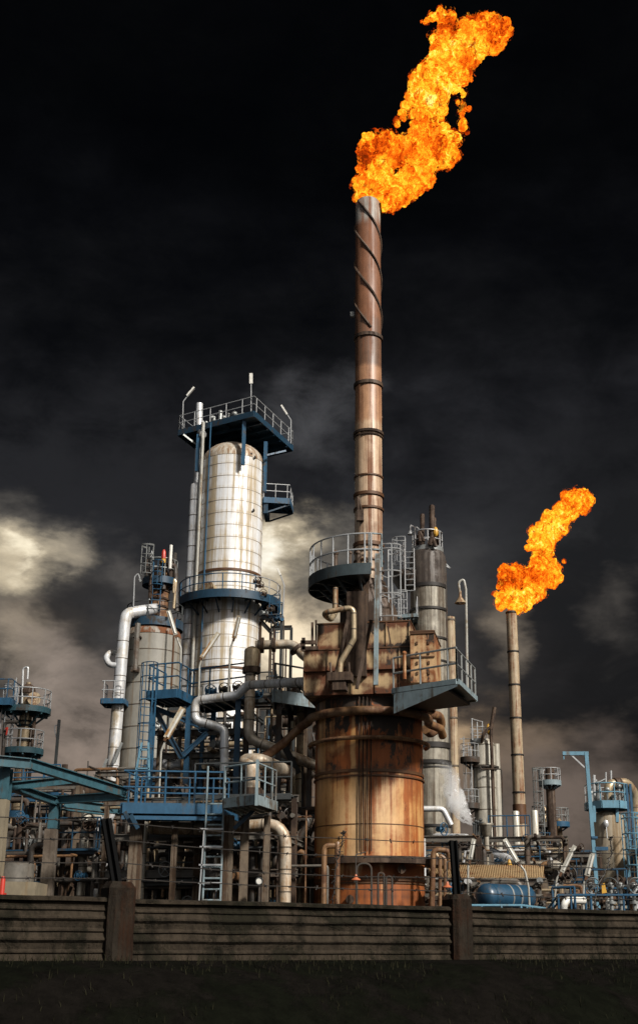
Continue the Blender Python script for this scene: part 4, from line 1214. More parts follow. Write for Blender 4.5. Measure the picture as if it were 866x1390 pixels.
# ------------------------------------------------------------------ beige vessel at the right edge
def build_beige():
    Y = 70.0
    cx = P(826.5, 1130, Y).x; r = W(21.5, 1130, Y)
    t = thing('beige_vessel', 'stubby beige vessel under an octagonal blue platform at the right edge', 'vessel', (cx, Y, 0))
    zt = ZA(1112, Y)
    m = MB(); m.lathe([(r, -0.1), (r, zt)] + [(r * math.cos(a), zt + r * 0.55 * math.sin(a)) for a in [PI / 2 * i / 8 for i in range(1, 9)]], cx, Y, 56); m.build('shell', M['beige_col'], t)
    m = MB(); m.band(cx, Y, ZA(1205, Y), r, 0.5, 0.05, 56); m.band(cx, Y, ZA(1138, Y), r, 0.03, 0.01, 56); m.build('band', M['seam'], t, split=True)
    zp = ZA(1091, Y)
    R8 = W(29, 1091, Y)
    pts = [(cx - 0.05 + R8 * math.cos(R(22.5 + 45 * i)), Y + R8 * math.sin(R(22.5 + 45 * i))) for i in range(8)]
    p = deck(t, pts, zp, M['blue_light'], M['blue_light'], [[4, 5, 6, 7, 0]], h=1.0, beam=0.4, rr=0.035, step=0.8, joists=False)
    m = MB(); m.rail([Vector((q[0], q[1], zp)) for q in (pts[0], pts[1], pts[2], pts[3], pts[4])], 1.0, 0.03, 0.7, toe=False); m.build('railing', M['galv'], p)  # far rails in whitened grey, painting the backlight of the sky
    for px in (806, 837):
        m = MB(); m.bar(P(px, 1094, Y - r * 0.9), P(px, 1116, Y - r * 0.9), 0.16, 0.16); m.build('hanger', M['blue_light'], t, split=True)
    rr = random.Random(5)
    m = MB()
    for i in range(10):
        q = Vector((cx + rr.uniform(-1, 1), Y + rr.uniform(-1, 0.8), zp)); h = rr.uniform(0.3, 1.0); m.rod(q, q + Vector((0, 0, h)), rr.uniform(0.05, 0.14), 8); m.ball(q + Vector((0, 0, h)), 0.16, 8)
    m.build('valve', M['galv_dull'], t, split=True)
    m = MB()
    for px, py0, py1, w_ in ((806, 1080, 1052, 0.09), (822, 1075, 1048, 0.05), (829, 1075, 1046, 0.06), (809, 1080, 1058, 0.05)): m.rod(P(px, py0, Y), P(px - 0.4, py1, Y), w_, 8)
    m.rod(P(809, 1063, Y), P(822, 1057, Y), 0.04, 6); m.build('vent_mast', M['galv'], t, split=True)
    m = MB(); m.pipe([P(825.5, 1088, Y - 0.4), P(825, 1064, Y - 0.4), P(850, 1062, Y + 0.2), P(861, 1078, Y + 0.6), P(863, 1120, Y + 0.6), P(863, 1200, Y + 0.6)], 0.26, 14, bend=0.7, joints=0.7, jmi=1); m.build('overhead_pipe', [M['lag_brown'], M['seam']], t)
    m = MB(); q = P(833, 1064, Y - 0.3); m.sweep([q, P(840, 1063.5, Y - 0.1)], 0.32, 12); m.build('pipe_flange', M['dark_rust'], t)
    # side column of blue steel with ladder
    for px in (851, 856):
        m = MB(); x = P(px, 1130, Y).x; m.bar((x, Y - 0.6, 0), (x, Y - 0.6, ZA(1066, Y)), 0.12, 0.12); m.build('strut', M['blue'], t)
    m = MB(); m.ladder(P(859, 1170, Y - 2).x, Y - 2, 0.2, ZA(1136, Y), R(-90), 0.6, True, 0.04, 0.8, 1.0, 0.5); m.build('cage_ladder', M['blue_light'], t)
    p = deck(t, [(P(850, 1160, Y).x, Y - 2.8), (P(850, 1160, Y).x + 3, Y - 2.8), (P(850, 1160, Y).x + 3, Y - 1), (P(850, 1160, Y).x, Y - 1)], ZA(1158, Y), M['blue'], M['blue_light'], [[3, 0, 1]], rr=0.035, beam=0.3)
    m = MB(); q = P(822, 1118, Y - r); m.ball(q, 0.15, 10, (1, 0.6, 1.4)); m.rod(q, (q.x, q.y - 0.1, ZA(1140, Y)), 0.03, 6); m.build('gauge', M['galv'], t)
build_beige()

# ------------------------------------------------------------------ gallows lamp post
def build_gallows():
    Y = 60.0
    b = P(810, 1160, Y); top = P(795, 1021, Y)
    x = P(808, 1155, Y).x
    t = thing('gallows_post', 'tall light blue gallows shaped post with a braced arm, beside the beige vessel', 'crane post', (x, Y, 0))
    tz = ZA(1021, Y)
    lean = top.x
    m = MB(); m.bar((x, Y, 0), (lean, Y, tz), 0.17, 0.17); m.build('post', M['blue_light'], t)
    m = MB(); a = Vector((lean, Y, tz - 0.06)); e = Vector((P(763, 1022, Y).x, Y, tz - 0.06)); m.bar(a + Vector((0.1, 0, 0.0)), e, 0.14, 0.17); m.bar(e + Vector((0.05, 0, -0.05)), e + Vector((0.05, 0, -0.28)), 0.05, 0.05); m.build('arm', M['blue_light'], t)
    m = MB(); m.bar(P(774, 1024, Y), P(793, 1042, Y), 0.07, 0.07); m.build('brace', M['galv'], t)
    m = MB(); q = P(806, 1137, Y); m.box((q.x, Y, q.z), (0.28, 0.28, 0.1)); m.box((q.x + 0.3, Y, q.z - 0.5), (0.6, 0.2, 0.16)); m.build('clamp', M['blue'], t)
build_gallows()

# ------------------------------------------------------------------ small tower at the left edge
def build_left_tower():
    Y = 70.0
    cx = P(34, 990, Y).x; r = W(8.5, 990, Y)
    t = thing('small_tower', 'slim tower with half round railed decks and a dark domed head at the left edge', 'column', (cx, Y, 0))
    zt = ZA(942, Y)
    m = MB(); m.lathe([(r, -0.1), (r, zt), (r * 1.15, zt + 0.03), (r * 1.15, zt + 0.15), (r * 0.95, zt + 0.35), (r * 0.4, zt + 0.5), (r * 0.4, zt + 0.65), (0.01, zt + 0.65)], cx, Y, 32); sh = m.build('shell', M['lag_brown'], t)
    m = MB()
    for py in (943, 978, 984, 1004, 1060, 1100): m.band(cx, Y, ZA(py, Y - r), r, 0.1, 0.04, 32)
    m.build('band', M['seam_black'], sh, split=True)
    m = MB(); m.lathe([(r * 1.2, zt + 0.02), (r * 1.2, zt + 0.2), (r * 0.98, zt + 0.42), (r * 0.45, zt + 0.56), (0.01, zt + 0.58)], cx, Y, 32); m.build('head_cover', M['dark_rust'], t)
    m = MB(); q = P(46, 949, Y - r); d = Vector((0.45, -0.9, 0)); m.sweep([q - d * 0.6, q + d * 0.1], 0.3, 16); m.sweep([q + d * 0.1, q + d * 0.17], 0.38, 16); m.build('manhole', M['lag_brown'], t)
    for py, px1, ang0 in ((965, 66, -170), (1020, 61, -170)):
        z = ZA(py, Y); ro = W(px1 - 34, py, Y)
        round_platform(t, cx, Y, z, r + 0.02, ro, R(ang0), R(60), M['teal'], M['galv'], h=1.1, fas=0.2, rr=0.035, step=0.8, brackets=6)
    z = ZA(956, Y)
    q = P(-6, 950, Y)
    deck(t, [(q.x - 1, Y - 1.6), (cx - 0.5, Y - 1.6), (cx - 0.5, Y + 0.6), (q.x - 1, Y + 0.6)], z, M['blue'], M['blue'], [[0, 1, 2]], rr=0.035, step=0.7, beam=0.4)
    m = MB(); m.pipe([P(30.5, 955, Y - 0.3), P(32, 907, Y - 0.3), P(39, 905, Y - 0.3), P(38, 922, Y - 0.3)], 0.06, 8, bend=0.3); m.build('gooseneck_pipe', M['galv'], t)
    m = MB(); m.ladder(P(20, 1000, Y).x, Y - 0.5, ZA(1055, Y), ZA(957, Y), R(200), 0.5, True, 0.035, 0.9); m.build('cage_ladder', M['galv'], t)
    m = MB(); m.ladder(P(24, 940, Y).x, Y - 0.5, ZA(965, Y), ZA(926, Y), R(200), 0.5, False, 0.035, top=0.1); m.build('ladder', M['galv'], t)
    m = MB(); q = P(47, 980, Y - 0.3); m.rod((q.x, q.y, ZA(965, Y)), (q.x, q.y, 1), 0.1, 8); m.build('downpipe', M['dark_rust'], t)
    m = MB(); m.pipe([P(3, 1050, Y - 1), P(7, 980, Y - 1), P(25, 980, Y - 1)], 0.1, 8, bend=0.25); m.build('branch_pipe', M['dark_steel'], t)
    m = MB(); m.pipe([P(8, 990, Y - 1.2), P(11, 987, Y - 1.2), P(9, 998, Y - 1.2)], 0.05, 6); m.build('branch_pipe', M['red'], t)
    for py, x1 in ((1105, 50), (1145, 55)):
        z = ZA(py, Y)
        round_platform(t, cx, Y, z, r + 0.02, W(x1 - 34, py, Y), R(-180), R(60), M['blue'], M['blue'], h=1.1, fas=0.25, rr=0.03, step=0.7, brackets=6)
build_left_tower()

def build_crook():
    Y = 66.0
    q = P(74, 1045, Y)
    t = thing('lamp_post', 'slim dark pole with small white crook near its top, right of the slim left tower', 'lamp post', (q.x, Y, 0))
    m = MB(); m.bar((q.x, Y, 0), (P(81, 977, Y).x, Y, ZA(977, Y)), 0.14, 0.14); m.build('pole', M['rail_dark'], t)
    m = MB(); m.pipe([P(78, 1005, Y), P(75, 992, Y), P(75, 985, Y), P(79, 984, Y)], 0.03, 6); m.build('crook', M['galv'], t)
build_crook()

# ------------------------------------------------------------------ bell lamp on a hooked pole (on the catwalk side)
def build_hook_lamp():
    Y = 43.6
    q = P(636, 935, Y)
    zc = ZA(926, 40.2)
    t = thing('hook_lamp', 'white hooked lamp pole with a bell shade standing on the furnace catwalk', 'lamp', (q.x - 0.05, Y, zc))
    m = MB(); m.pipe([(q.x - 0.05, Y, zc + 0.005), P(632, 800, Y), P(629, 786, Y), P(622, 790, Y), P(624, 806, Y)], 0.045, 8, bend=0.22); m.build('lamp_pole', M['lamp_pole'], t)
    c = P(624.5, 814, Y)
    m = MB(); m.lathe([(0.04, c.z + 0.24), (0.06, c.z + 0.1), (0.21, c.z - 0.13), (0.2, c.z - 0.14), (0.03, c.z + 0.05)], c.x, Y, 20); m.rod(c + Vector((0, 0, 0.2)), c + Vector((0, 0, 0.32)), 0.05); m.build('lamp_shade', M['lag_brown'], t)
    m = MB(); m.ball(c + Vector((0, 0, -0.06)), 0.08); m.build('bulb', M['white'], t)
build_hook_lamp()
# ------------------------------------------------------------------ middle platforms
def build_platforms():
    # upper blue access platform
    z = ZA(941, 51.0)
    a = [PZ(201, 940, z), PZ(241, 937, z), PZ(262, 948, z), PZ(224, 951, z)]
    b = [PZ(258, 948, z), PZ(333, 939, z), PZ(349, 951, z), PZ(278, 959, z)]
    t = thing('access_platform', 'upper bright blue railed platform on braced legs in front of the silver column', 'platform', (a[0].x, a[0].y, 0))
    deck(t, a, z, M['blue'], M['blue'], [[3, 0, 1, 2]], h=1.15, beam=0.36, rr=0.034, step=0.85)
    deck(t, b, z + 0.006, M['blue'], M['blue'], [[0, 1]], h=1.2, beam=0.36, rr=0.034, step=1.0)
    za = ZA(1088, 50)
    for p0, p1, w in ((a[0] + Vector((0.2, 0.3, -0.2)), None, 0.24), (b[1] + Vector((-0.3, 0.4, -0.2)), None, 0.22), (a[1] + Vector((0.3, 1.5, -0.2)), None, 0.2), (b[3] + Vector((0.4, 0, -0.2)), None, 0.2)):
        m = MB(); m.ibeam(p0, (p0.x, p0.y, 0), w, w); m.build('leg', M['blue'], t)
    for q0, q1, yy in (((209, 960), (247, 1029), 51.3), ((246, 1028), (282, 995), 51.6), ((212, 962), (270, 985), 51.9)):
        m = MB(); m.ibeam(P(*q0, yy), P(*q1, yy), 0.16, 0.2, 0.04); m.build('brace', M['navy'] if q0[0] == 209 else M['blue'], t)
    m = MB(); q = P(197, 1000, a[0].y - 0.35); m.ladder(q.x, q.y, ZA(1062, q.y), z, R(-60), 0.48, True, 0.024, 0.95, 0.4, 0.33, 1.1); m.build('cage_ladder', M['blue'], t)
    m = MB()                      # flared outer stringers at the ladder foot
    for s0, s1 in (((193, 1008), (183, 1058)), ((202, 1008), (203, 1058))): m.bar(P(*s0, q.y - 0.5), P(*s1, q.y - 0.5), 0.08, 0.05)
    for py, x0, x1 in ((1018, 191, 202), (1030, 189, 202.5), (1043, 186, 203)): m.bar(P(x0, py, q.y - 0.5), P(x1, py, q.y - 0.5), 0.05, 0.05)
    m.build('ladder_foot', M['blue_light'], t)
    for i in range(3):
        m = MB(); q = b[0].lerp(b[1], 0.35 + 0.25 * i) + Vector((0, 0.7, 0.3)); m.valve((q.x, q.y, z + 0.35), 0.22, R(-90), 0.12); m.build('valve', M['blue'] if i == 0 else M['dark_steel'], t)
    # grey gangway beside the furnace
    z = ZA(938, 48.5)
    c = [PZ(372, 938, z), PZ(431, 947, z), PZ(431, 958, z), PZ(375, 956, z)]
    t = thing('gangway', 'grey blue steel gangway with dark rails between the silver column and the rusty furnace', 'gangway', (c[0].x, c[0].y, 0))
    deck(t, c, z, M['blue_pale'], M['rail_dark'], [[3, 0, 1]], h=1.1, beam=0.5, rr=0.04, step=0.7)
    for k in (0, 1):
        q = c[k]; m = MB(); m.ibeam((q.x + (0.2 if k == 0 else -0.3), q.y + 0.3, z - 0.2), (q.x + (0.2 if k == 0 else -0.3), q.y + 0.3, 0), 0.2, 0.2); m.build('leg', M['dark_steel'], t)
    m = MB(); m.ibeam(P(372, 985, 48.9), P(405, 1050, 48.9), 0.2, 0.25); m.build('brace', M['seam_black'], t)
    m = MB()
    for i in range(5):
        q = c[0].lerp(c[1], 0.1 + 0.19 * i) + Vector((0, 0.7, 0)); m.valve((q.x, q.y, z + 0.5), 0.2, R(-90 + 30 * i), 0.13); m.rod((q.x, q.y, z), (q.x, q.y, z + 0.5), 0.06)
    m.build('valve', M['dark_steel'], t, split=True)
    # lower platform
    z = ZA(1091, 41.0)
    d = [PZ(167, 1092, z), PZ(303, 1094, z), PZ(322, 1104, z), PZ(196, 1103, z)]
    e = [PZ(305, 1088, z), PZ(348, 1083, z), PZ(374, 1092, z), PZ(331, 1099, z)]
    t = thing('service_platform', 'lower long blue railed platform with pale blue corner bay and tall ladder down', 'platform', (d[0].x, d[0].y, 0))
    deck(t, d, z, M['blue'], M['blue'], [[3, 0, 1]], h=1.08, beam=0.34, rr=0.032, step=0.95)
    m = MB(); m.rail([Vector((d[0].x + 0.3, d[0].y + 1.6, z)), Vector((d[1].x, d[1].y + 1.6, z))], 1.08, 0.03, 0.8, toe=False); m.build('back_railing', M['blue'], t)
    m = MB(); m.bar(d[0] + Vector((0, -0.1, -0.42)), d[1] + Vector((0, -0.1, -0.42)), 0.12, 0.12); m.build('edge_beam', M['blue'], t)
    deck(t, e, z + 0.03, M['blue_pale'], M['blue_pale'], [[0, 1, 2]], h=1.05, beam=0.30, rr=0.030, step=0.75)
    m = MB(); m.bar(e[1] + Vector((0.02, -0.12, -0.25)), e[1] + Vector((0.02, -0.12, 1.15)), 0.09, 0.09); m.build('corner_post', M['blue_pale'], t)
    m = MB(); q = P(290, 1150, d[1].y - 0.6)
    m.ladder(q.x, q.y, 0.0, z, R(-90), 0.55, False, 0.035, top=1.2)
    m.build('ladder', M['blue_pale'], t)
    m = MB()
    for zz in [0.5 + 0.55 * i for i in range(7)]:
        m.bar((q.x - 0.42, q.y - 0.12, zz), (q.x + 0.3, q.y - 0.12, zz), 0.04, 0.05)
    m.bar((q.x - 0.42, q.y - 0.12, 0), (q.x - 0.3, q.y - 0.12, 3.8), 0.04, 0.04)
    m.build('ladder_guard', M['galv'], t)
    for px, w in ((185, 0.40), (237, 0.18), (310, 0.32), (332, 0.26), (362, 0.2)):
        m = MB(); q = P(px, 1150, d[0].y + (0.9 if px < 300 else 0.5)); m.box((q.x, q.y, (z - 0.3) / 2), (w, w, z - 0.3)); m.build('leg', M['post_brown'], t)
    for s0, s1, yy in (((178, 1106), (188, 1125), 40.9), ((345, 1100), (318, 1125), 40.9), ((170, 1102), (180, 1122), 41.1)):
        m = MB(); m.bar(P(*s0, yy), P(*s1, yy), 0.12, 0.12); m.build('brace', M['navy'], t)
build_platforms()

# ------------------------------------------------------------------ teal steel frame on the left
def build_frame():
    t = thing('steel_frame', 'open frame of teal steel beams on concrete footed posts, left edge', 'frame', (P(73, 1200, 44).x, 44, 0))
    zA = ZA(1036, 36); 
    A0, A1, A2 = P(-30, 1043, 37), P(41, 1037, 38), P(172, 1077, 42)
    zt = A1.z
    A0.z = zt; A1.z = zt
    for p, q, h in ((A0, A1, 0.32), (A1, A2, 0.32), (P(8, 1068, 38.5), P(112, 1056, 42), 0.26), (P(12, 1066, 38.6), P(76, 1088, 44), 0.26), (P(75, 1086, 44), P(172, 1080, 42.2), 0.28), (P(88, 1090, 44.3), P(165, 1100, 46), 0.3)):
        m = MB(); m.ibeam(p, q, 0.22, h, 0.03); m.build('beam', M['teal'], t)
    for px, pt, pm, yy, w in ((5, 1043, 1085, 38, 0.36), (73, 1085, 1125, 44, 0.34)):
        m = MB(); x = P(px, pm, yy).x; zz = ZA(pm, yy); m.ibeam((x, yy, zz), (x, yy, ZA(pt, yy)), w, w, 0.04); m.build('post', M['teal'], t)
        m = MB(); m.box((x - 0.05, yy, zz / 2 - 0.01), (w * 1.15, w * 1.2, zz - 0.02)); m.build('footing', M['concrete'] if px > 50 else M['pale_wall'], t)
    m = MB(); m.rail([P(78, 1110, 44.6), P(150, 1118, 47)], 0.3, 0.04, 3, mid=False, toe=False); m.build('tie_rail', M['teal'], t)
build_frame()

# ------------------------------------------------------------------ large single pipes
def one_pipe(name, label, cat, pts, r, mats, joints=0.0, bend=None, seg=16, group=None, flanges=()):
    pts = [Vector(p) for p in pts]
    t = thing(name, label, cat, (pts[0].x, pts[0].y, 0), group)
    m = MB(); m.pipe(pts, r, seg, bend=bend, joints=joints, jr=1.04, jmi=1); m.build('pipe_run', mats if isinstance(mats, list) else [mats, M['seam']], t)
    for f in flanges:
        c, d, rr = f
        m = MB(); d = Vector(d).normalized(); m.sweep([Vector(c) - d * 0.07, Vector(c) + d * 0.07], rr, 16); m.build('flange', M['dark_rust'], t)
    return t
LB, SP = [M['warm_pipe'], M['seam']], [M['silver_pipe'], M['seam']]
one_pipe('zigzag_pipe', 'silver lagged pipe stepping up along the platform edge towards the furnace casing', 'pipe',
    [P(305, 1050, 49), P(305, 990, 49), P(291, 985, 49), P(265, 978, 49), P(265, 951, 49), P(322, 944, 48.6), P(336, 930, 48.4), P(415, 925, 46), P(462, 918, 42.6)], W(6.0, 940, 48), SP, 0.9, 0.3)
t = one_pipe('relief_pipe', 'upright brown lagged pipe with thick capped head, bending right behind the platforms', 'pipe',
    [P(341, 884, 50), (P(338, 990, 50).x, 50, ZA(1002, 50)), P(376, 1018, 50), P(415, 1034, 50), P(440, 1045, 50.5)], W(7, 950, 50), LB, 0.9, 0.55)
q = P(342, 893, 50)
m = MB(); rr = W(10.5, 893, 50); m.lathe([(0.02, ZA(877, 50)), (rr * 0.5, ZA(878.5, 50)), (rr * 0.95, ZA(882, 50)), (rr, ZA(884, 50)), (rr, ZA(907, 50)), (rr * 0.6, ZA(909, 50))], q.x, 50, 24); m.build('valve_head', M['lag_brown'], t)
m = MB(); m.band(q.x, 50, ZA(909.5, 50), rr, 0.22, 0.05, 24); m.band(q.x, 50, ZA(913, 50), rr * 0.9, 0.06, 0.08, 24); m.build('flange', M['dark_rust'], t)
one_pipe('crossover_pipe', 'brown lagged crossover pipe above the gangway, dropping to the furnace casing', 'pipe',
    [P(347, 876, 50.5), P(398, 874, 50.5), P(410, 888, 50), P(420, 896, 49.5)], W(6.5, 880, 50), LB, 0.9, 0.6, flanges=[(P(356, 876, 50.5), (1, 0, 0), 0.33), (P(372, 875.5, 50.5), (1, 0, 0), 0.3), (P(403, 881, 50.2), (0.5, 0, -0.6), 0.33)])
t = one_pipe('elbow_duct', 'fat brown lagged elbow duct rising over the lower platform', 'duct',
    [P(343, 1100, 44), P(343, 1060, 44), P(343, 1040, 44), P(330, 1033, 44.5), P(352, 1032, 44), P(380, 1044, 44.5), P(392, 1049, 46)], W(10, 1040, 44), LB, 0.8, 0.4)
m = MB(); q = P(343, 1075, 44); m.band(q.x, 44, ZA(1078, 44), W(10, 1040, 44), 0.4, 0.07, 20); m.build('flange', M['dark_rust'], t)
one_pipe('overflow_pipe', 'big pale brown pipe bent down to the ground left of the rusty drum', 'pipe',
    [P(205, 1124, 43.5), P(300, 1125, 43), P(388, 1117, 42.5), (P(388, 1150, 42.5).x, 42.5, -0.1)], W(8.5, 1150, 42.5), LB, 0.7, 0.75)
one_pipe('return_pipe', 'thin white pipe bent over behind the teal steel frame', 'pipe',
    [(P(133, 1180, 47).x, 47, -0.1), P(133, 1114, 47), P(152, 1112, 47), P(153, 1095, 47)], 0.12, SP, 0, 0.3)
one_pipe('return_pipe', 'grey standing pipe left of the thin white bent pipe', 'pipe',
    [(P(113, 1180, 46).x, 46, -0.1), (P(117, 1108, 46).x, 46, ZA(1106, 46)), P(128, 1110, 47), P(150, 1110, 48)], 0.15, [M['small_col'], M['seam']], 1.0, 0.35)
# horizontal drum with pointed end
def build_drum():
    yy = 54.0
    a, b = P(197, 1041, yy), P(292, 1035, yy)
    b = Vector((b.x, b.y, a.z + 0.1))
    r = W(12, 1040, yy)
    t = thing('horizontal_vessel', 'horizontal silver vessel with pointed left end behind the blue ladder foot', 'vessel', (a.x, yy, 0))
    m = MB()
    d = (b - a).normalized()
    L = (b - a).length
    m.sweep([a, a + d * 0.25, a + d * 0.27, a + d * 0.55, a + d * 0.8, a + d * (L - 0.3), a + d * (L - 0.1), b], r, 28, rl=[0.12, 0.14, 0.30, r * 0.85, r, r, r * 0.85, r * 0.5])
    m.build('shell', M['silver_pipe'], t)
    for f in (0.35, 0.8):
        m = MB(); c = a + d * L * f; m.box((c.x, c.y, (c.z - r) / 2), (0.25, 0.4, c.z - r)); m.build('saddle', M['grey_steel'], t)
        m = MB(); m.sweep([c - d * 0.03, c + d * 0.03], r * 1.03, 28); m.build('strap', M['seam'], t)
    m = MB(); m.pipe([P(292, 1038, yy - 0.5), P(330, 1037, yy - 0.5), P(345, 1030, yy - 0.5)], 0.22, 14); m.build('outlet_pipe', M['silver_pipe'], t)
build_drum()

# ------------------------------------------------------------------ tube lamps on poles
GL = 'tube lamps on slim bent poles'
def pole_lamp(label, h0, h1, pole, Y, mat='tube_rust', w=0.13, foot=None):
    pts = [P(*p, Y) for p in pole]
    if foot is None: pts.append(Vector((pts[-1].x, Y, -0.05)))
    t = thing('tube_lamp', label, 'lamp', tuple(pts[-1]), GL)
    m = MB(); m.pipe(pts, W(1.4, 1100, Y), 8, bend=0.25); m.build('lamp_pole', M['lamp_pole'], t)
    a, b = P(*h0, Y - 0.02), P(*h1, Y - 0.02)
    d = (b - a).normalized()
    m = MB(); m.bar(a, b, w * 1.35, w * 0.75, (0, -1, 0.3)); o = m.build('lamp_housing', M[mat], t)
    m = MB(); n = Vector((0.15, -0.8, -0.55)).normalized(); n = (n - d * n.dot(d)).normalized(); m.sweep([a + d * 0.06 + n * w * 0.42, b - d * 0.06 + n * w * 0.42], w * 0.3, 8); m.build('tube', M['white'], o)
    m = MB(); m.bar(b, b + d * 0.12, w * 0.7, w * 0.6, (0, -1, 0.3)); m.build('end_cap', M['seam_rust'], o)
pole_lamp('slanting tube lamp in front of the blue upper platform braces', (249, 961), (226, 1002), [(226, 1002), (219, 1020), (216, 1085), (215, 1110)], 46, w=0.16)
pole_lamp('slanting tube lamp against the lower part of the silver column', (297, 859), (274, 893), [(274, 893), (271, 905), (270, 948)], 50, w=0.13, foot=1)
pole_lamp('rusty steep tube lamp just under the round deck of the silver column', (325, 836), (318, 866), [(318, 866), (313, 880), (310, 940)], 50, w=0.13, foot=1)
pole_lamp('tube lamp leaning right between the grey column and the silver column', (229, 829), (239, 862), [(239, 862), (246, 880), (245, 948)], 51, 'lamp_head', w=0.13, foot=1)
pole_lamp('nearly upright tube lamp by the right black fence arm', (643, 1139), (638, 1167), [(638, 1167), (635, 1176), (635, 1222)], 34, 'lamp_head', w=0.085)
pole_lamp('tube lamp leaning right above the tan canopy roof', (684, 1139), (702, 1170), [(702, 1170), (712, 1182), (717, 1205), (718, 1225)], 33, 'lamp_head', w=0.085)
pole_lamp('tube lamp leaning left between the brown column and the gallows post', (780, 1148), (762, 1184), [(762, 1184), (755, 1192), (752, 1225)], 34, 'lamp_head', w=0.085)
pole_lamp('stubby upright tube lamp right in front of the gallows post foot', (804, 1158), (796, 1189), [(796, 1189), (792, 1198), (791, 1225)], 36, 'lamp_head', w=0.11)

# ------------------------------------------------------------------ pipe racks and process clutter
def rack(name, label, px0, px1, py0, py1, Y0, Y1, n, seed, mats, big=0.0, posts=True, rails=1, pmat='grey_steel', levels=None, valves=4, cat='pipe rack', yaw=R(-9), rmat='blue', cap=False, standing=()):
    rr = random.Random(seed)
    Ym = (Y0 + Y1) / 2
    xa, xb = P(px0, 1150, Ym).x, P(px1, 1150, Ym).x
    z1 = ZA(py0, Ym); z0 = max(0.0, ZA(py1, Ym))
    c = Vector(((xa + xb) / 2, Ym, 0))
    t = thing(name, label, cat, tuple(c))
    w = xb - xa; dp = Y1 - Y0
    ex = Vector((math.cos(yaw), math.sin(yaw), 0)); ey = Vector((-math.sin(yaw), math.cos(yaw), 0))
    def at(u, v, z): return c + ex * (u * w) + ey * (v * dp) + Vector((0, 0, z))
    levels = levels or [z0 + (z1 - z0) * f for f in (0.25, 0.5, 0.75, 1.0)]
    if posts:
        k = max(2, int(w / 3.2) + 1)
        for i in range(k):
            for v in (-0.42, 0.42):
                u = -0.48 + 0.96 * i / (k - 1)
                m = MB(); s_ = rr.choice((0.14, 0.18, 0.22)); m.box(at(u, v, z1 / 2), (s_, s_, z1), yaw); m.build('post', M[rr.choice((pmat, 'dark_rust', 'post_brown', 'post_brown'))], t)  # dark finishes here also stand in for shade low in the racks
        for z in levels[1:]:
            for v in (-0.42, 0.42):
                m = MB(); m.ibeam(at(-0.5, v, z), at(0.5, v, z), 0.16, 0.24); m.build('beam', M[pmat], t)
        for i in range(k):
            u = -0.48 + 0.96 * i / (k - 1); z = rr.choice(levels[1:])
            m = MB(); m.ibeam(at(u, -0.5, z - 0.2), at(u, 0.5, z - 0.2), 0.14, 0.2); m.build('beam', M[pmat], t)
    made = 0
    for i in range(n):
        r = rr.choice((0.035, 0.045, 0.05, 0.06, 0.08, 0.1, 0.12)) if rr.random() > big else rr.uniform(0.14, 0.26)
        mt = rr.choice(mats)
        kind = rr.random()
        u, v = rr.uniform(-0.48, 0.48), rr.uniform(-0.5, 0.5)
        zl = rr.choice(levels) + rr.uniform(-0.15, 0.25)
        m = MB()
        if kind < 0.42:           # riser with one or two bends
            zb = -0.05 if rr.random() < 0.6 else rr.choice(levels)
            u2 = u + rr.choice((-1, 1)) * rr.uniform(0.06, 0.35)
            pts = [at(u, v, zb), at(u, v, zl), at(u2, v, zl)]
            if rr.random() < 0.6: pts.append(at(u2, v, max(0, zl - rr.uniform(0.5, 2.2)) if rr.random() < 0.7 else zl + rr.uniform(0.4, 1.2)))
            if abs(zl - zb) < 0.4: pts = [at(u, v, zl), at(u2, v, zl), at(u2, v, -0.05)]
        elif kind < 0.75:         # long run
            u0, u1 = sorted((rr.uniform(-0.55, 0.55), rr.uniform(-0.55, 0.55)))
            if u1 - u0 < 0.3: u0, u1 = -0.5, 0.4
            pts = [at(u0, v, zl), at(u1, v, zl), at(u1, v + rr.uniform(-0.3, 0.3), zl), ] if rr.random() < 0.5 else [at(u0, v, max(0.0, zl - rr.uniform(0.6, 1.5))), at(u0, v, zl), at(u1, v, zl), at(u1, v, max(0.0, zl - rr.uniform(0.6, 2.5)))]
        elif kind < 0.9:          # run in depth
            pts = [at(u, -0.6, zl), at(u, 0.2, zl), at(u + rr.uniform(-0.15, 0.15), 0.2, zl), at(u + rr.uniform(-0.1, 0.1), 0.2, rr.choice(levels))]
        else:                     # plain standing pipe
            pts = [at(u, v, -0.05), at(u, v, z1 * rr.uniform(0.7, 1.04))]
        if cap:
            for q in pts: q.z = min(q.z, z1)
        m.pipe(pts, r, 8 if r < 0.1 else 14, joints=0.9 if r > 0.11 else 0, jr=1.06, jmi=1)
        if rr.random() < 0.4:
            q = pts[0].lerp(pts[1], rr.uniform(0.3, 0.8)); d = (pts[1] - pts[0]).normalized(); m.mi = 1
            m.sweep([q - d * 0.12, q - d * 0.07], r * 1.7, 10); m.sweep([q + d * 0.07, q + d * 0.12], r * 1.7, 10); m.ball(q, r * 1.5, 8); m.rod(q, q + Vector((0, -0.3, 0.05)), 0.025, 5)
        m.build('pipe', [M[mt], M['dark_steel']], t)
    for px, w_, mt, pyt in standing:
        yy = Y0 + rr.uniform(0.0, 0.5) * dp
        q = P(px, 1160, yy); m = MB(); m.pipe([(q.x, yy, -0.05), (q.x, yy, ZA(pyt, yy))], W(w_ / 2, 1160, yy), 12, joints=1.1 if w_ > 4 else 0, jr=1.05, jmi=1); m.build('pipe', [M[mt], M['seam']], t)
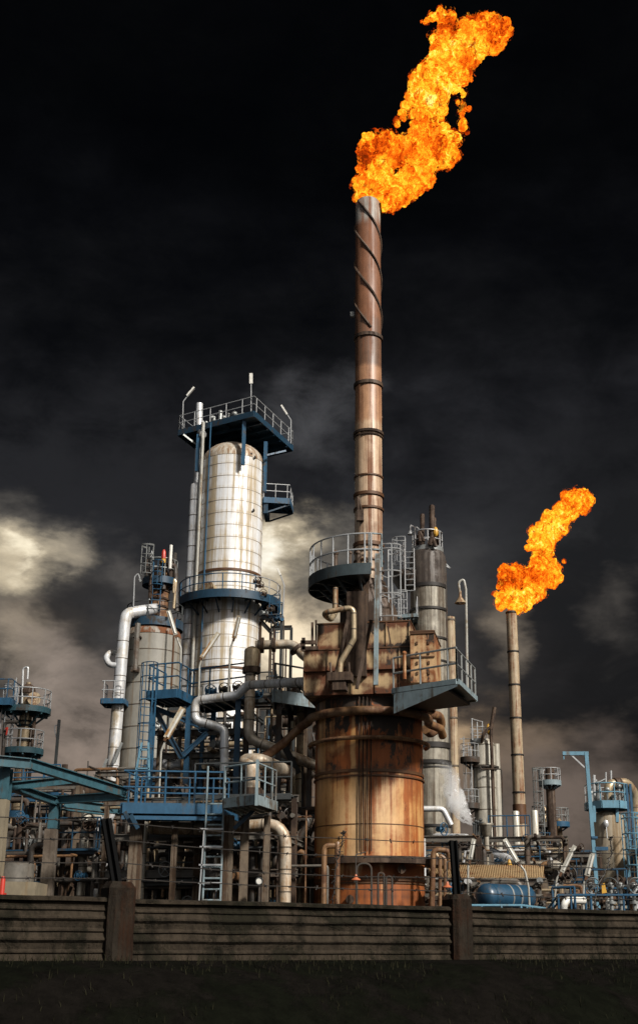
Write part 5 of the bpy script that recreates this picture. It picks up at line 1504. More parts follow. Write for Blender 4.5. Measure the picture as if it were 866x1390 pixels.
    for i in range(valves):
        u, v, z = rr.uniform(-0.45, 0.45), rr.uniform(-0.55, -0.2), rr.choice(levels) + rr.uniform(-0.3, 0.5)
        m = MB(); m.valve(at(u, v, z), rr.uniform(0.14, 0.26), R(rr.uniform(-140, -40)), rr.uniform(0.08, 0.13)); m.build('valve', M[rr.choice(('dark_steel', 'dark_rust', 'galv_dull', 'blue'))], t)
    for i in range(rails):
        z = levels[1 + i % (len(levels) - 1)] + 0.12
        u0 = rr.uniform(-0.5, 0.0); u1 = u0 + rr.uniform(0.3, 0.5); v = rr.uniform(-0.55, 0.1)
        m = MB(); m.bar(at(u0, v + 0.1, z - 0.06), at(u1, v + 0.1, z - 0.06), 0.8, 0.06); m.bar(at(u0, v, z - 0.1), at(u1, v, z - 0.1), 0.06, 0.2); o = m.build('walkway', M[rmat], t)
        m = MB(); m.rail([at(u0, v, z), at(u1, v, z)], 1.05, 0.03, 0.9, toe=False); m.build('railing', M[rmat], o)
    return t
mixd = ['dark_steel', 'dark_steel', 'dark_rust', 'grey_steel', 'brown_pipe', 'grey_steel', 'lag_brown', 'dark_rust']
mixl = ['silver_pipe', 'lag_brown', 'grey_steel', 'small_col', 'dark_steel', 'silver_pipe', 'brown_pipe', 'galv_dull']
rack('pipe_rack', 'dense dark pipework on posts under the lower blue platform', 168, 428, 1098, 1290, 43.5, 50, 66, 21, mixd + ['lag_brown', 'dark_steel'], 0.08, True, 3, rmat='rail_dark', valves=12, standing=[(172, 4, 'small_col', 1108), (178, 2.4, 'lag_brown', 1100), (196, 6, 'small_col', 1105), (205, 2.5, 'dark_rust', 1100), (213, 4, 'lag_brown', 1112), (240, 17, 'warm_pipe', 1118), (255, 3, 'lag_brown', 1100), (268, 9, 'lag_brown', 1110), (281, 2.5, 'brown_pipe', 1100), (301, 3, 'small_col', 1104), (319, 12, 'post_brown', 1104), (328, 5, 'silver_pipe', 1106), (346, 7, 'lag_brown', 1104), (357, 2.4, 'brown_pipe', 1110), (368, 4, 'small_col', 1120), (377, 2.4, 'dark_rust', 1100), (399, 3, 'lag_brown', 1104), (406, 4, 'dark_steel', 1098), (415, 2.4, 'brown_pipe', 1100)])
rack('pipe_rack', 'second dark pipe rack behind the lower blue platform, in front of the shed', 150, 440, 1060, 1290, 60, 68, 75, 22, mixd, 0.1, True, 6, valves=4)
rack('pipe_rack', 'tangle of dark pipes and beams below the gangway, left of the rusty drum', 345, 432, 965, 1290, 50.5, 56, 75, 23, mixd, 0.06, True, 5, valves=12, pmat='dark_steel', rmat='rail_dark')
rack('pipe_rack', 'pipes and valves between the upper and lower blue platforms', 225, 350, 1000, 1100, 52.5, 57, 48, 24, mixd + ['lag_brown', 'blue'], 0.1, True, 1, rmat='rail_dark', valves=10, levels=[ZA(1085, 55), ZA(1060, 55), ZA(1035, 55), ZA(1005, 55)])
rack('pipe_rack', 'dark pipework with blue walkways behind the teal steel frame', -10, 160, 1085, 1290, 50, 60, 84, 25, mixd, 0.06, True, 6, valves=8)
rack('pipe_rack', 'bundle of pale pipes and valves right of the rusty drum', 576, 660, 1150, 1290, 50, 60, 48, 46, mixl + mixd[:4] + mixd, 0.04, True, 2, valves=8, cap=True)
rack('pipe_rack', 'low pipework behind the tan canopy roof and the blue tank', 650, 770, 1150, 1290, 62, 74, 60, 47, mixl + mixd + mixd, 0.05, True, 3, valves=8, cap=True)
rack('pipe_rack', 'dark pipework between the brown column and the beige vessel', 740, 812, 1168, 1290, 66, 76, 36, 28, mixd + ['galv_dull'], 0.05, True, 2, valves=4, cap=True)
rack('pipe_rack', 'low front pipework with hand wheels along the blue handrail at the right edge', 735, 880, 1200, 1290, 36, 42, 40, 29, mixl + mixd + mixd, 0.06, False, 1, valves=6, cap=True)
rack('pipe_rack', 'low pipework in the shade under the tan canopy', 590, 740, 1202, 1290, 43, 48, 44, 50, mixd + ['silver_pipe', 'galv_dull'], 0.05, True, 1, valves=8, cap=True)
rack('pipe_rack', 'tall thin scaffold of dark pipes far behind the gangway', 352, 384, 845, 1290, 66, 69, 16, 31, ['dark_steel', 'rail_dark', 'blue', 'dark_rust'], 0.0, True, 3, valves=4, pmat='rail_dark')

rack('pipe_rack', 'thin dark front pipework and cables beneath the lower blue platform', 172, 426, 1112, 1290, 43.9, 45.4, 46, 61, ['dark_steel', 'dark_rust', 'dark_steel', 'brown_pipe', 'grey_steel'], 0.0, False, 2, valves=10, cap=True, rmat='rail_dark')
rack('pipe_rack', 'thin dark pipework between the concrete footed posts of the teal steel frame', 12, 165, 1118, 1290, 45.5, 48, 46, 62, ['dark_steel', 'dark_rust', 'dark_steel', 'brown_pipe', 'grey_steel'], 0.0, False, 2, valves=8, cap=True, rmat='navy')
rack('pipe_rack', 'dark pipes and rails in front of the foot of the silver column', 215, 340, 955, 1100, 60, 66, 44, 63, ['dark_steel', 'dark_rust', 'dark_steel', 'grey_steel', 'lag_brown'], 0.05, True, 3, valves=8, rmat='rail_dark', pmat='rail_dark', levels=[ZA(1080, 63), ZA(1045, 63), ZA(1005, 63), ZA(965, 63)])

# crossed white pipes on the right
def build_sloped():
    t = thing('sloping_pipes', 'sloping white pipes running down to the right, above the tan canopy', 'pipes', (P(640, 1160, 66).x, 66, 0))
    for a, b, r in (((590, 1136), (633, 1137), 5), ((632, 1146), (718, 1176), 4), ((640, 1141), (722, 1178), 3.2), ((600, 1143), (640, 1158), 3.4), ((650, 1163), (690, 1172), 3), ((640, 1168), (700, 1180), 2.4)):
        m = MB(); m.pipe([P(a[0], a[1], 66), P(b[0], b[1], 64)], W(r, 1150, 65), 12, joints=1.2, jr=1.06, jmi=1); m.build('pipe', SP, t)
    for px in (640, 690):
        m = MB(); q = P(px, 1182, 66); m.bar((q.x, 66.2, 0), (q.x, 66.2, ZA(1150 if px < 660 else 1170, 66)), 0.2, 0.2); m.build('support_post', M['grey_steel'], t)
build_sloped()
def build_vents():
    t = thing('vent_pipes', 'row of thin dark vent pipes and pale funnel before the small pale column', 'pipes', (P(650, 1180, 60).x, 60, 0))
    for i, (px, py) in enumerate(((643, 1116), (646, 1113), (649, 1114), (652.5, 1111), (655.5, 1116))):
        m = MB(); q = P(px, 1170, 60); m.rod((q.x, 60, 0), (P(px - 0.5, py, 60).x, 60, ZA(py, 60)), 0.045, 6); m.ball((P(px - 0.5, py, 60).x, 60, ZA(py + 2, 60)), 0.08, 6); m.build('pipe', M['rail_dark'], t)
    m = MB(); q = P(659.5, 1130, 60); m.lathe([(0.12, 0), (0.12, ZA(1136, 60)), (0.2, ZA(1134, 60)), (0.30, ZA(1121, 60)), (0.34, ZA(1120, 60)), (0.34, ZA(1118, 60)), (0.02, ZA(1117, 60))], q.x, 60, 20); m.build('funnel', M['small_col'], t)
    for px, py0 in ((700, 1110), (726, 1105)):
        pass
build_vents()
for px, py, lab in ((699.5, 1102, 'white standpipe at the foot of the far flare stack'), (725, 1101, 'white standpipe between the far flare stack and the thin brown column')):
    q = P(px, py, 88); t = thing('standpipe', lab, 'pipe', (q.x, 88, 0)); m = MB(); m.lathe([(0.24, -0.05), (0.24, q.z), (0.2, q.z + 0.05), (0.01, q.z + 0.06)], q.x, 88, 14); m.build('pipe_run', M['small_col'], t)
    m = MB(); m.band(q.x, 88, q.z * 0.6, 0.24, 0.1, 0.05, 14); m.build('clamp', M['blue'], t)

# ------------------------------------------------------------------ sheds, tank, canopy
def shed(label, px0, px1, py, Y, depth, mat, roofm, ribs=True):
    a, b = P(px0, py, Y), P(px1, py, Y)
    z = a.z
    t = thing('shed', label, 'shed', ((a.x + b.x) / 2, Y, 0))
    m = MB(); m.box(((a.x + b.x) / 2, Y + depth / 2, z / 2), (b.x - a.x, depth, z)); o = m.build('wall', M[mat], t)
    m = MB(); m.hexa([Vector((a.x - 0.3, Y - 0.4, z + 0.02)), Vector((b.x + 0.3, Y - 0.4, z + 0.02)), Vector((b.x + 0.3, Y + depth + 0.4, z + 0.5)), Vector((a.x - 0.3, Y + depth + 0.4, z + 0.5)),
            Vector((a.x - 0.3, Y - 0.4, z + 0.17)), Vector((b.x + 0.3, Y - 0.4, z + 0.17)), Vector((b.x + 0.3, Y + depth + 0.4, z + 0.65)), Vector((a.x - 0.3, Y + depth + 0.4, z + 0.65))]); m.build('roof', M[roofm], t)
    k = int((b.x - a.x) / 4)
    for i in range(k):
        m = MB(); x = a.x + (b.x - a.x) * (i + 0.5) / k; m.box((x, Y - 0.04, z * 0.6), (0.3, 0.1, z * 1.1)); m.build('buttress', M['dark_steel'], t)
    return t
shed('long low dark shed behind the dense pipework on the left half', -60, 440, 1108, 84, 8, 'dark_wall', 'dark_wall')  # added backing wall, there to turn the gaps between pipes dark
shed('dark shed between the brown column and the gallows post', 700, 815, 1158, 84, 7, 'dark_wall', 'navy')
shed('low dark shed behind the sloping white pipes', 575, 700, 1170, 84, 7, 'dark_wall', 'dark_wall')  # another added backing that keeps the low gaps dark
def build_pump_house():
    Y = 41
    t = thing('pump_house', 'low pale wall block with sloped end at the left edge', 'pump house', (P(20, 1210, Y).x, Y, 0))
    a, b = P(-12, 1196, Y), P(50, 1198, Y)
    m = MB(); c = P(44, 1222, Y)
    m.hexa([Vector((a.x, Y, 0)), Vector((c.x - 0.05, Y, 0)), Vector((c.x, Y + 1.5, 0)), Vector((a.x, Y + 1.5, 0)), Vector((a.x, Y, a.z)), Vector((b.x, Y, a.z - 0.03)), Vector((b.x, Y + 1.5, a.z - 0.03)), Vector((a.x, Y + 1.5, a.z))])
    m.build('wall', M['pale_wall'], t)
    m = MB(); q = P(20, 1188, Y + 0.9); m.lathe([(0.62, a.z + 0.003), (0.62, a.z + 0.55), (0.5, a.z + 0.62), (0.01, a.z + 0.64)], q.x, q.y, 28); m.build('round_tank', M['grey_steel'], t)
    q = P(5, 1190, 38)
    t = thing('hydrant_post', 'bright red post in front of the pale wall block', 'post', (q.x, 38, 0))
    m = MB(); m.lathe([(0.075, -0.05), (0.075, q.z - 0.1), (0.055, q.z), (0.01, q.z + 0.01)], q.x, 38, 14); m.build('pipe_run', M['red'], t)
    m = MB(); m.bar((q.x - 0.13, 38, q.z - 0.5), (q.x + 0.13, 38, q.z - 0.5), 0.09, 0.09); m.build('outlet', M['red'], t)
build_pump_house()
def build_tank():
    Y = 36.0
    c = P(655, 1217, Y); d = Vector((0.80, 0.6, 0)); r = W(17.5, 1217, Y)
    t = thing('blue_tank', 'round dark blue tank lying on its side under the tan canopy', 'tank', (c.x, Y, 0))
    L = 1.55
    m = MB()
    prof = [(0.0, 0.01), (0.0, r * 0.55), (0.06, r * 0.86), (0.12, r * 0.97), (0.2, r), (L, r), (L + 0.12, r * 0.95), (L + 0.22, r * 0.7), (L + 0.28, r * 0.3), (L + 0.3, 0.01)]
    prof = [(-0.10, 0.01), (-0.085, r * 0.4), (-0.04, r * 0.75), (0.03, r * 0.93), (0.12, r), (L, r), (L + 0.12, r * 0.95), (L + 0.25, r * 0.7), (L + 0.31, r * 0.3), (L + 0.33, 0.01)]
    m.sweep([c + d * x for x, _ in prof], r, 44, rl=[q for _, q in prof])
    m.build('shell', M['tank_blue'], t)
    for f in (0.16, 0.55, 0.75):
        m = MB(); q = c + d * L * f; m.sweep([q - d * 0.025, q + d * 0.025], r * 1.02, 44); m.build('band', M['tank_blue'] if f < 0.2 else M['galv_dull'], t)
    for f in (0.2, 0.8):
        m = MB(); q = c + d * L * f; m.box((q.x, q.y, (c.z - r * 0.85) / 2), (0.2, r * 1.5, max(0.1, c.z - r * 0.85)), math.atan2(d.y, d.x)); m.build('saddle', M['grey_steel'], t)
build_tank()
def build_canopy():
    Y = 45.0
    t = thing('canopy', 'open canopy with sloping tan corrugated roof, right of the rusty drum', 'canopy', (P(665, 1220, Y).x, Y, 0))
    zf, zb = ZA(1191, Y), ZA(1174, Y + 3.2)
    x0, x1 = P(586, 1190, Y).x, P(737, 1190, Y).x
    m = MB()
    n = 260
    rows = []
    for k, (yy, zz, sh) in enumerate(((Y, zf, 0.0), (Y + 3.2, zb, 0.25))):
        row = []
        for i in range(n + 1):
            row.append((x0 + sh * 2.0 * i / n + (x1 - x0) * i / n, yy, zz + 0.02 * math.sin(i * PI / 2)))
        rows.append(row)
    v = [[m.bm.verts.new(q) for q in row] for row in rows] + [[m.bm.verts.new((q[0], q[1], q[2] - 0.012)) for q in row] for row in rows]
    for i in range(n):
        m.face([v[0][i], v[0][i + 1], v[1][i + 1], v[1][i]]); m.face([v[2][i], v[3][i], v[3][i + 1], v[2][i + 1]]); m.face([v[0][i], v[2][i], v[2][i + 1], v[0][i + 1]]); m.face([v[1][i], v[1][i + 1], v[3][i + 1], v[3][i]])
    m.face([v[0][0], v[1][0], v[3][0], v[2][0]]); m.face([v[0][n], v[2][n], v[3][n], v[1][n]])
    m.build('roof', M['roof'], t, smooth=60)
    m = MB(); m.bar((x0, Y + 0.1, zf - 0.13), (x1, Y + 0.1, zf - 0.13), 0.1, 0.14); m.build('eaves_beam', M['grey_steel'], t)
    for i in range(5):
        for yy, zz in ((Y + 0.1, zf - 0.2), (Y + 3.0, zb - 0.2)):
            m = MB(); x = x0 + (x1 - x0) * (0.03 + 0.235 * i); m.box((x, yy, zz / 2), (0.1, 0.1, zz)); m.build('post', M['grey_steel'], t)
build_canopy()
# ------------------------------------------------------------------ handrails and hand wheels on the right
def build_rails():
    Y = 30.0
    t = thing('handrail', 'low light blue handrail around the blue tank', 'handrail', (P(670, 1230, Y).x, Y, 0))
    a, b, c = P(600, 1229, Y), P(708, 1230, Y), P(740, 1240, Y + 2)
    m = MB()
    pts = [Vector((q.x, q.y, 0)) for q in (a, b, c)]
    m.rail(pts, a.z, 0.028, 0.45, mid=False, toe=False); m.build('railing', M['blue_light'], t)
    t = thing('handrail', 'long two bar blue handrail with steps at the right edge', 'handrail', (P(800, 1230, 29).x, 29, 0))
    a, b = P(757, 1215, 29), P(885, 1213, 29)
    m = MB(); m.rail([Vector((a.x, 29, 0)), Vector((b.x, 29, 0))], a.z, 0.027, 0.72, toe=False); m.build('railing', M['blue'], t)
    m = MB(); q = P(749, 1205, 29.6); m.rail([Vector((q.x, 29.6, 0)), Vector((q.x + 0.45, 29.3, 0))], q.z, 0.03, 0.45, toe=False); m.build('gate_frame', M['blue'], t)
    m = MB(); m.rod(P(757, 1215, 29), P(742, 1235, 29.5), 0.025, 6); m.rod(P(757, 1225, 29), P(745, 1240, 29.5), 0.025, 6); m.build('sloping_rail', M['blue_light'], t)
build_rails()
def build_wheels():
    proto = None
    labs = (('hand wheel valve left of the yellow tag in the right front row', 801, 1203, 0), ('hand wheel valve right of the yellow tag in the right front row', 828, 1203, 1), ('hand wheel valve at the right edge of the photo, end of the row', 859, 1203, 0), ('edge on hand wheel valve between two wheels of the right front row', 841, 1202, 2))
    for lab, px, py, k in labs:
        Y = 32.5
        c = P(px, py, Y)
        t = thing('gate_valve', lab, 'valve', (c.x, Y, 0), 'hand wheel valves along the right handrail')
        if proto is None:
            m = MB(); base = Vector((c.x, Y, 0))
            m.rod((c.x, Y, -0.05), (c.x, Y, c.z - 0.05), 0.05, 10); m.sweep([(c.x, Y, c.z - 0.42), (c.x, Y, c.z - 0.36)], 0.11, 14); m.ball((c.x, Y, c.z), 0.085, 12, (1, 1.2, 1.2)); m.rod((c.x, Y, c.z), (c.x, Y - 0.2, c.z), 0.03, 8)
            body = m.build('body', M['galv_dull'], t)
            m = MB(); h = Vector((c.x, Y - 0.19, c.z)); r = W(10.5, 1203, Y)
            m.sweep([h + Vector((math.cos(a), 0, math.sin(a))) * r for a in [2 * PI * i / 28 for i in range(28)]], 0.016, 8, closed=True)
            for i in range(5):
                a = 2 * PI * i / 5 + 0.3; m.rod(h, h + Vector((math.cos(a), 0, math.sin(a))) * r, 0.011, 6)
            m.sweep([h + Vector((0, 0.02, 0)), h - Vector((0, 0.04, 0))], 0.03, 10)
            wheel = m.build('hand_wheel', M['rail_dark'], t)
            proto = (body, wheel)
        else:
            for o in proto:
                cc = o.copy(); COL.objects.link(cc); cc.parent = t
        t.rotation_euler = (0, 0, (R(8), R(-14), R(75))[k])
    q = P(819, 1206, 32.2)
    t = thing('warning_tag', 'small yellow tag hung between two hand wheels of the right front row', 'tag', (q.x, q.y, q.z))
    m = MB(); m.hexa([q + Vector((-.05, 0, -.12)), q + Vector((.07, 0, -.1)), q + Vector((.07, .012, -.1)), q + Vector((-.05, .012, -.12)), q + Vector((-.05, 0, .12)), q + Vector((.03, 0, .13)), q + Vector((.03, .012, .13)), q + Vector((-.05, .012, .12))]); m.build('plate', M['yellow'], t)
    m = MB(); m.rod(q + Vector((0, 0.006, .12)), q + Vector((0, 0.1, .30)), 0.006, 5); m.build('string', M['black'], t)
    for lab, px, py, r in (('white bulbous pipe stub behind the right handrail, below the yellow tag', 826, 1222, 4.5), ('white pipe bend behind the left end of the two bar blue handrail', 771, 1222, 5)):
        q = P(px, py, 33); rr = W(r, py, 33)
        t = thing('pipe_stub', lab, 'pipe', (q.x, 33, 0))
        if px > 800:
            m = MB(); m.lathe([(rr * 0.75, -0.05), (rr * 0.75, q.z - 0.25), (rr * 1.1, q.z - 0.22), (rr * 1.1, q.z - 0.05), (rr * 0.7, q.z + 0.03), (0.01, q.z + 0.05)], q.x, 33, 18); m.build('pipe_run', M['white'], t)
        else:
            m = MB(); m.pipe([(q.x - 0.12, 33, -0.05), (q.x - 0.12, 33, q.z), (q.x + 0.45, 33.3, q.z)], rr, 14, bend=0.2); m.build('pipe_run', M['white'], t)
    # yellow hydrant cap seen over the canopy
    q = P(691, 1172, 50)
    t = thing('warning_post', 'tiny yellow post standing behind the tan canopy roof', 'post', (q.x, 50, 0))
    m = MB(); m.lathe([(0.05, 0), (0.05, q.z - 0.25), (0.09, q.z - 0.2), (0.09, q.z), (0.04, q.z + 0.14), (0.01, q.z + 0.16)], q.x, 50, 10); m.build('pipe_run', M['yellow'], t)
    # dish lamps with orange shades
    for lab, px, py, Y in (('small dish lamp with orange shade hanging before the foot of the rusty drum', 483, 1194, 40.5), ('small dish lamp with orange shade beside the right black fence arm', 607, 1204, 40.5)):
        q = P(px, py, Y)
        t = thing('dish_lamp', lab, 'lamp', (q.x, Y, q.z), 'small dish lamps with orange shades')
        m = MB(); m.lathe([(0.03, q.z + 0.16), (0.06, q.z + 0.06), (0.15, q.z - 0.0), (0.15, q.z - 0.02), (0.02, q.z + 0.02)], q.x, Y, 18); m.build('shade', M['orange'], t)
        m = MB(); m.pipe([(q.x, Y, q.z + 0.1), (q.x, Y, q.z + 0.75), (q.x + 0.3, Y + 0.3, q.z + 0.85), (q.x + 0.3, Y + 1.3, q.z + 0.85)], 0.02, 6); m.build('stem', M['dark_steel'], t)
        m = MB(); m.ball((q.x, Y, q.z - 0.04), 0.06); m.build('bulb', M['white'], t)
    q = P(352, 1196, 41); t = thing('round_gauge', 'round white dial gauge on a pole between the pipes left of the rusty drum', 'gauge', (q.x, 41, 0))
    m = MB(); m.rod((q.x, 41.1, 0), (q.x, 41.1, q.z), 0.035, 8); m.build('stem', M['dark_steel'], t)
    m = MB(); m.sweep([q + Vector((0, 0.06, 0)), q], 0.11, 20); m.build('dial', M['white'], t)
    m = MB(); m.sweep([q + Vector((math.cos(a), -0.05, math.sin(a))) * 0.11 for a in [2 * PI * i / 20 for i in range(20)]], 0.018, 6, closed=True); m.build('bezel', M['rail_dark'], t)
build_wheels()

# ------------------------------------------------------------------ flames and steam
BIG = [(150,790,60),(210,790,80),(260,800,70),(240,850,42),(290,825,45),(130,830,38),(330,760,70),(390,745,45),(200,730,60),(110,765,26),
 (175,610,60),(150,650,45),(230,600,58),(240,660,60),(290,640,70),(125,705,18),
 (360,640,85),(430,620,85),(490,640,52),(470,680,40),(400,700,45),(380,560,60),(450,560,60),(505,585,35),
 (400,500,55),(440,470,45),(380,420,58),(430,400,70),(350,410,42),(360,340,42),(420,330,72),(490,340,62),(540,320,46),(470,260,70),(530,250,75),(450,225,38),(560,200,80),(610,150,85),(660,120,70),(710,130,46),(690,170,42),(570,110,48),(600,210,58),(680,210,24),(640,88,38),
 (555,540,16),(345,325,20),(310,445,20)]
PLUME = [(480,150,42),(480,100,38),(460,65,28),(425,68,20),(398,82,13),(374,90,8),(432,160,20),(500,62,18),(545,480,16),(530,430,14),(556,452,9),(548,520,16),(556,400,11),(580,330,14),(300,480,20),(276,512,14),(322,450,18),(340,480,18),(570,455,7),(548,380,8)]
from mathutils import noise as mn
def build_flame(label, name, sx, x0, y0, blobs, Y, seed, vox):
    """sx: photo px per blob unit"""
    rr = random.Random(seed)
    bm = bmesh.new()
    for bx, by, br in blobs:
        c = P(x0 + bx * sx, y0 + by * sx, Y)
        r = W(br * sx, y0 + by * sx, Y) * 0.94
        c.y += rr.uniform(-0.35, 0.35) * r
        mat = Matrix.Translation(c)
        g = bmesh.ops.create_icosphere(bm, subdivisions=3, radius=r, matrix=mat)
    me = bpy.data.meshes.new('tmp'); bm.to_mesh(me); bm.free()
    o = bpy.data.objects.new('tmp', me); COL.objects.link(o)
    md = o.modifiers.new('r', 'REMESH'); md.mode = 'VOXEL'; md.voxel_size = vox
    dg = bpy.context.evaluated_depsgraph_get()
    me2 = bpy.data.meshes.new_from_object(o.evaluated_get(dg))
    bpy.data.objects.remove(o)
    so = Vector((seed * 3.1, seed * 1.7, 0))
    S = W(60 * sx, 200, Y)          # size of a typical lobe in metres
    base = P(x0 + 230 * sx, y0 + 850 * sx, Y)
    me_out = me2.copy()
    AX = Vector((0.50, 0.0, 0.866))
    vs = me2.vertices
    co = [v.co.copy() for v in vs]; no = [v.normal.copy() for v in vs]
    for i, v in enumerate(vs):
        q = co[i] / S
        q = q - AX * (q.dot(AX) * 0.45)
        w = Vector((mn.noise(q * 0.9 + Vector((7, 1, 3))), mn.noise(q * 0.9 + Vector((2, 9, 4))), mn.noise(q * 0.9 + Vector((5, 5, 8)))))
        qq = q + w * 0.5
        d = mn.noise(qq * 1.6 + so) * 0.36 + mn.noise(qq * 3.7 + so) * 0.24 + mn.noise(qq * 8.0) * 0.12 + mn.noise(qq * 17) * 0.06 + mn.noise(qq * 35) * 0.03
        d += (abs(mn.noise(qq * 2.4 + Vector((3, 3, 3)))) - 0.25) * 0.35
        v.co = co[i] + no[i] * d * S * 0.62 + w * S * 0.10
    me2.name = name
    for v in vs: v.co -= base
    for p in me2.polygons: p.use_smooth = True
    ob = bpy.data.objects.new(name, me2); COL.objects.link(ob); ob.location = base
    tag(ob, label, 'flame')
    m = bpy.data.materials.new('fire_' + ('large' if sx > 0.3 else 'small')); m.use_nodes = True
    nt = m.node_tree; nt.nodes.clear(); L = nt.links.new
    out = N(nt, 'ShaderNodeOutputMaterial'); em = N(nt, 'ShaderNodeEmission'); L(em.outputs[0], out.inputs['Surface'])
    tc = N(nt, 'ShaderNodeTexCoord').outputs['Object']
    mp = N(nt, 'ShaderNodeMapping'); mp.inputs['Scale'].default_value = (1 / S,) * 3; mp.inputs['Rotation'].default_value = (0, R(28), 0); L(tc, mp.inputs['Vector'])
    wn = N(nt, 'ShaderNodeTexNoise'); wn.inputs['Scale'].default_value = 1.1; wn.inputs['Detail'].default_value = 5; L(mp.outputs[0], wn.inputs['Vector'])
    sb = N(nt, 'ShaderNodeVectorMath', operation='SUBTRACT'); L(wn.outputs['Color'], sb.inputs[0]); sb.inputs[1].default_value = (.5, .5, .5)
    sc = N(nt, 'ShaderNodeVectorMath', operation='SCALE'); L(sb.outputs[0], sc.inputs[0]); sc.inputs['Scale'].default_value = 2.0
    ad = N(nt, 'ShaderNodeVectorMath', operation='ADD'); L(mp.outputs[0], ad.inputs[0]); L(sc.outputs[0], ad.inputs[1])
    n1 = noise_at(nt, ad.outputs[0], 1.25, 10, 0.66, 0.6, (1.25, 1, 0.7))
    n2 = noise_at(nt, ad.outputs[0], 5.0, 8, 0.72, 1.2, (1.3, 1, 0.65), (4, 2, 9))
    n3 = noise_at(nt, mp.outputs[0], 0.42, 2, 0.5, 0, None, (seed * 1.0, 3, 1))
    mp.inputs['Location'].default_value = (seed * 2.3, 0, seed)
    n5 = noise_at(nt, ad.outputs[0], 9.0, 6, 0.7, 1.6, (1.6, 1, 0.6), (8, 1, 5))
    f = mth(nt, 'ADD', mth(nt, 'MULTIPLY', n1, 0.85), mth(nt, 'ADD', mth(nt, 'MULTIPLY', n2, 0.50), mth(nt, 'MULTIPLY_ADD', n3, 0.3, -0.345)))
    f = mth(nt, 'MULTIPLY_ADD', n5, 0.24, f)
    geo = N(nt, 'ShaderNodeNewGeometry')
    pt = mth(nt, 'MULTIPLY_ADD', mth(nt, 'SUBTRACT', 0.5, geo.outputs['Pointiness']), 0.55, 0.0)
    f = mth(nt, 'ADD', f, pt)
    # the dull red roll on the left and the pale hot core, as in the photograph: fixed places within the fire
    f2 = f
    for bx, by, br, k in ((215, 650, 95, -0.17), (430, 620, 110, -0.06), (130, 690, 50, -0.08), (480, 120, 60, -0.13), (660, 130, 110, -0.06), (430, 390, 110, 0.07), (500, 260, 90, 0.07), (240, 760, 110, 0.06)):
        c = P(x0 + bx * sx, y0 + by * sx, Y) - base
        vd = N(nt, 'ShaderNodeVectorMath', operation='DISTANCE'); L(tc, vd.inputs[0]); vd.inputs[1].default_value = c
        g = mth(nt, 'SUBTRACT', 1.0, mth(nt, 'DIVIDE', vd.outputs['Value'], W(br * sx * 1.3, 200, Y)), clamp=True)
        f2 = mth(nt, 'MULTIPLY_ADD', g, k * 1.5, f2)
    col = ramp(nt, f2, [(0.38, (0.14, 0.014, 0.001)), (0.45, (0.50, 0.045, 0.002)), (0.52, (0.88, 0.12, 0.003)), (0.58, (1.0, 0.25, 0.008)), (0.64, (1.0, 0.43, 0.014)), (0.72, (1.0, 0.68, 0.04)), (0.82, (1.0, 0.90, 0.25))])
    L(col, em.inputs['Color']); em.inputs['Strength'].default_value = 1.15
    # ragged gaps where the fire thins out
    tr = N(nt, 'ShaderNodeBsdfTransparent'); mx = N(nt, 'ShaderNodeMixShader')
    n4 = noise_at(nt, ad.outputs[0], 3.2, 8, 0.7, 0.8, None, (1, 8, 3))
    hole = ramp(nt, n4, [(0.325, 1.0), (0.355, 0.0)])
    L(hole, mx.inputs[0]); L(em.outputs[0], mx.inputs[1]); L(tr.outputs[0], mx.inputs[2]); L(mx.outputs[0], out.inputs['Surface'])
    me2.materials.clear(); me2.materials.append(m)
    # thin torn tongues licking out around the hot body
    for layer, (push, thr) in enumerate(((0.08, 0.525), (0.22, 0.60))):
        mo = me_out.copy()
        for i, v in enumerate(mo.vertices):
            q = co[i] / S
            q = q - AX * (q.dot(AX) * 0.5)
            w = Vector((mn.noise(q * 1.3 + Vector((4, 1, layer))), mn.noise(q * 1.3 + Vector((9, 9, 4))), mn.noise(q * 1.3 + Vector((1, 5, 8)))))
            d = push + (mn.noise((q + w * 0.6) * 2.2 + so) * 0.45 + mn.noise((q + w) * 5.5) * 0.22 + mn.noise(q * 12) * 0.08) * 0.9
            v.co = co[i] + no[i] * d * S * 0.62 + w * S * 0.16 + AX * (0.1 * S * layer) - base
        for p in mo.polygons: p.use_smooth = True
        mm = bpy.data.materials.new('fire_tongue'); mm.use_nodes = True
        nt = mm.node_tree; nt.nodes.clear(); L = nt.links.new
        out = N(nt, 'ShaderNodeOutputMaterial'); em = N(nt, 'ShaderNodeEmission'); tr = N(nt, 'ShaderNodeBsdfTransparent'); mx = N(nt, 'ShaderNodeMixShader')
        tc = N(nt, 'ShaderNodeTexCoord').outputs['Object']
        mp = N(nt, 'ShaderNodeMapping'); mp.inputs['Scale'].default_value = (1.5 / S, 1 / S, 0.75 / S); mp.inputs['Rotation'].default_value = (0, R(-30), 0); mp.inputs['Location'].default_value = (layer * 3 + seed, 2, 1); L(tc, mp.inputs['Vector'])
        a = noise_at(nt, mp.outputs[0], 1.5, 8, 0.66, 1.3)
        b = noise_at(nt, mp.outputs[0], 0.9, 5, 0.6, 0.6, None, (7, 3, 2))
        L(ramp(nt, b, [(0.40, (0.34, 0.024, 0.001)), (0.49, (0.80, 0.09, 0.003)), (0.57, (1.0, 0.22, 0.008)), (0.67, (1.0, 0.46, 0.025))]), em.inputs['Color']); em.inputs['Strength'].default_value = 1.0
        L(ramp(nt, a, [(thr - 0.02, 0.0), (thr + 0.07, 0.85)]), mx.inputs[0])
        L(tr.outputs[0], mx.inputs[1]); L(em.outputs[0], mx.inputs[2]); L(mx.outputs[0], out.inputs['Surface'])
        mo.name = 'flame_tongue'; mo.materials.clear(); mo.materials.append(mm)
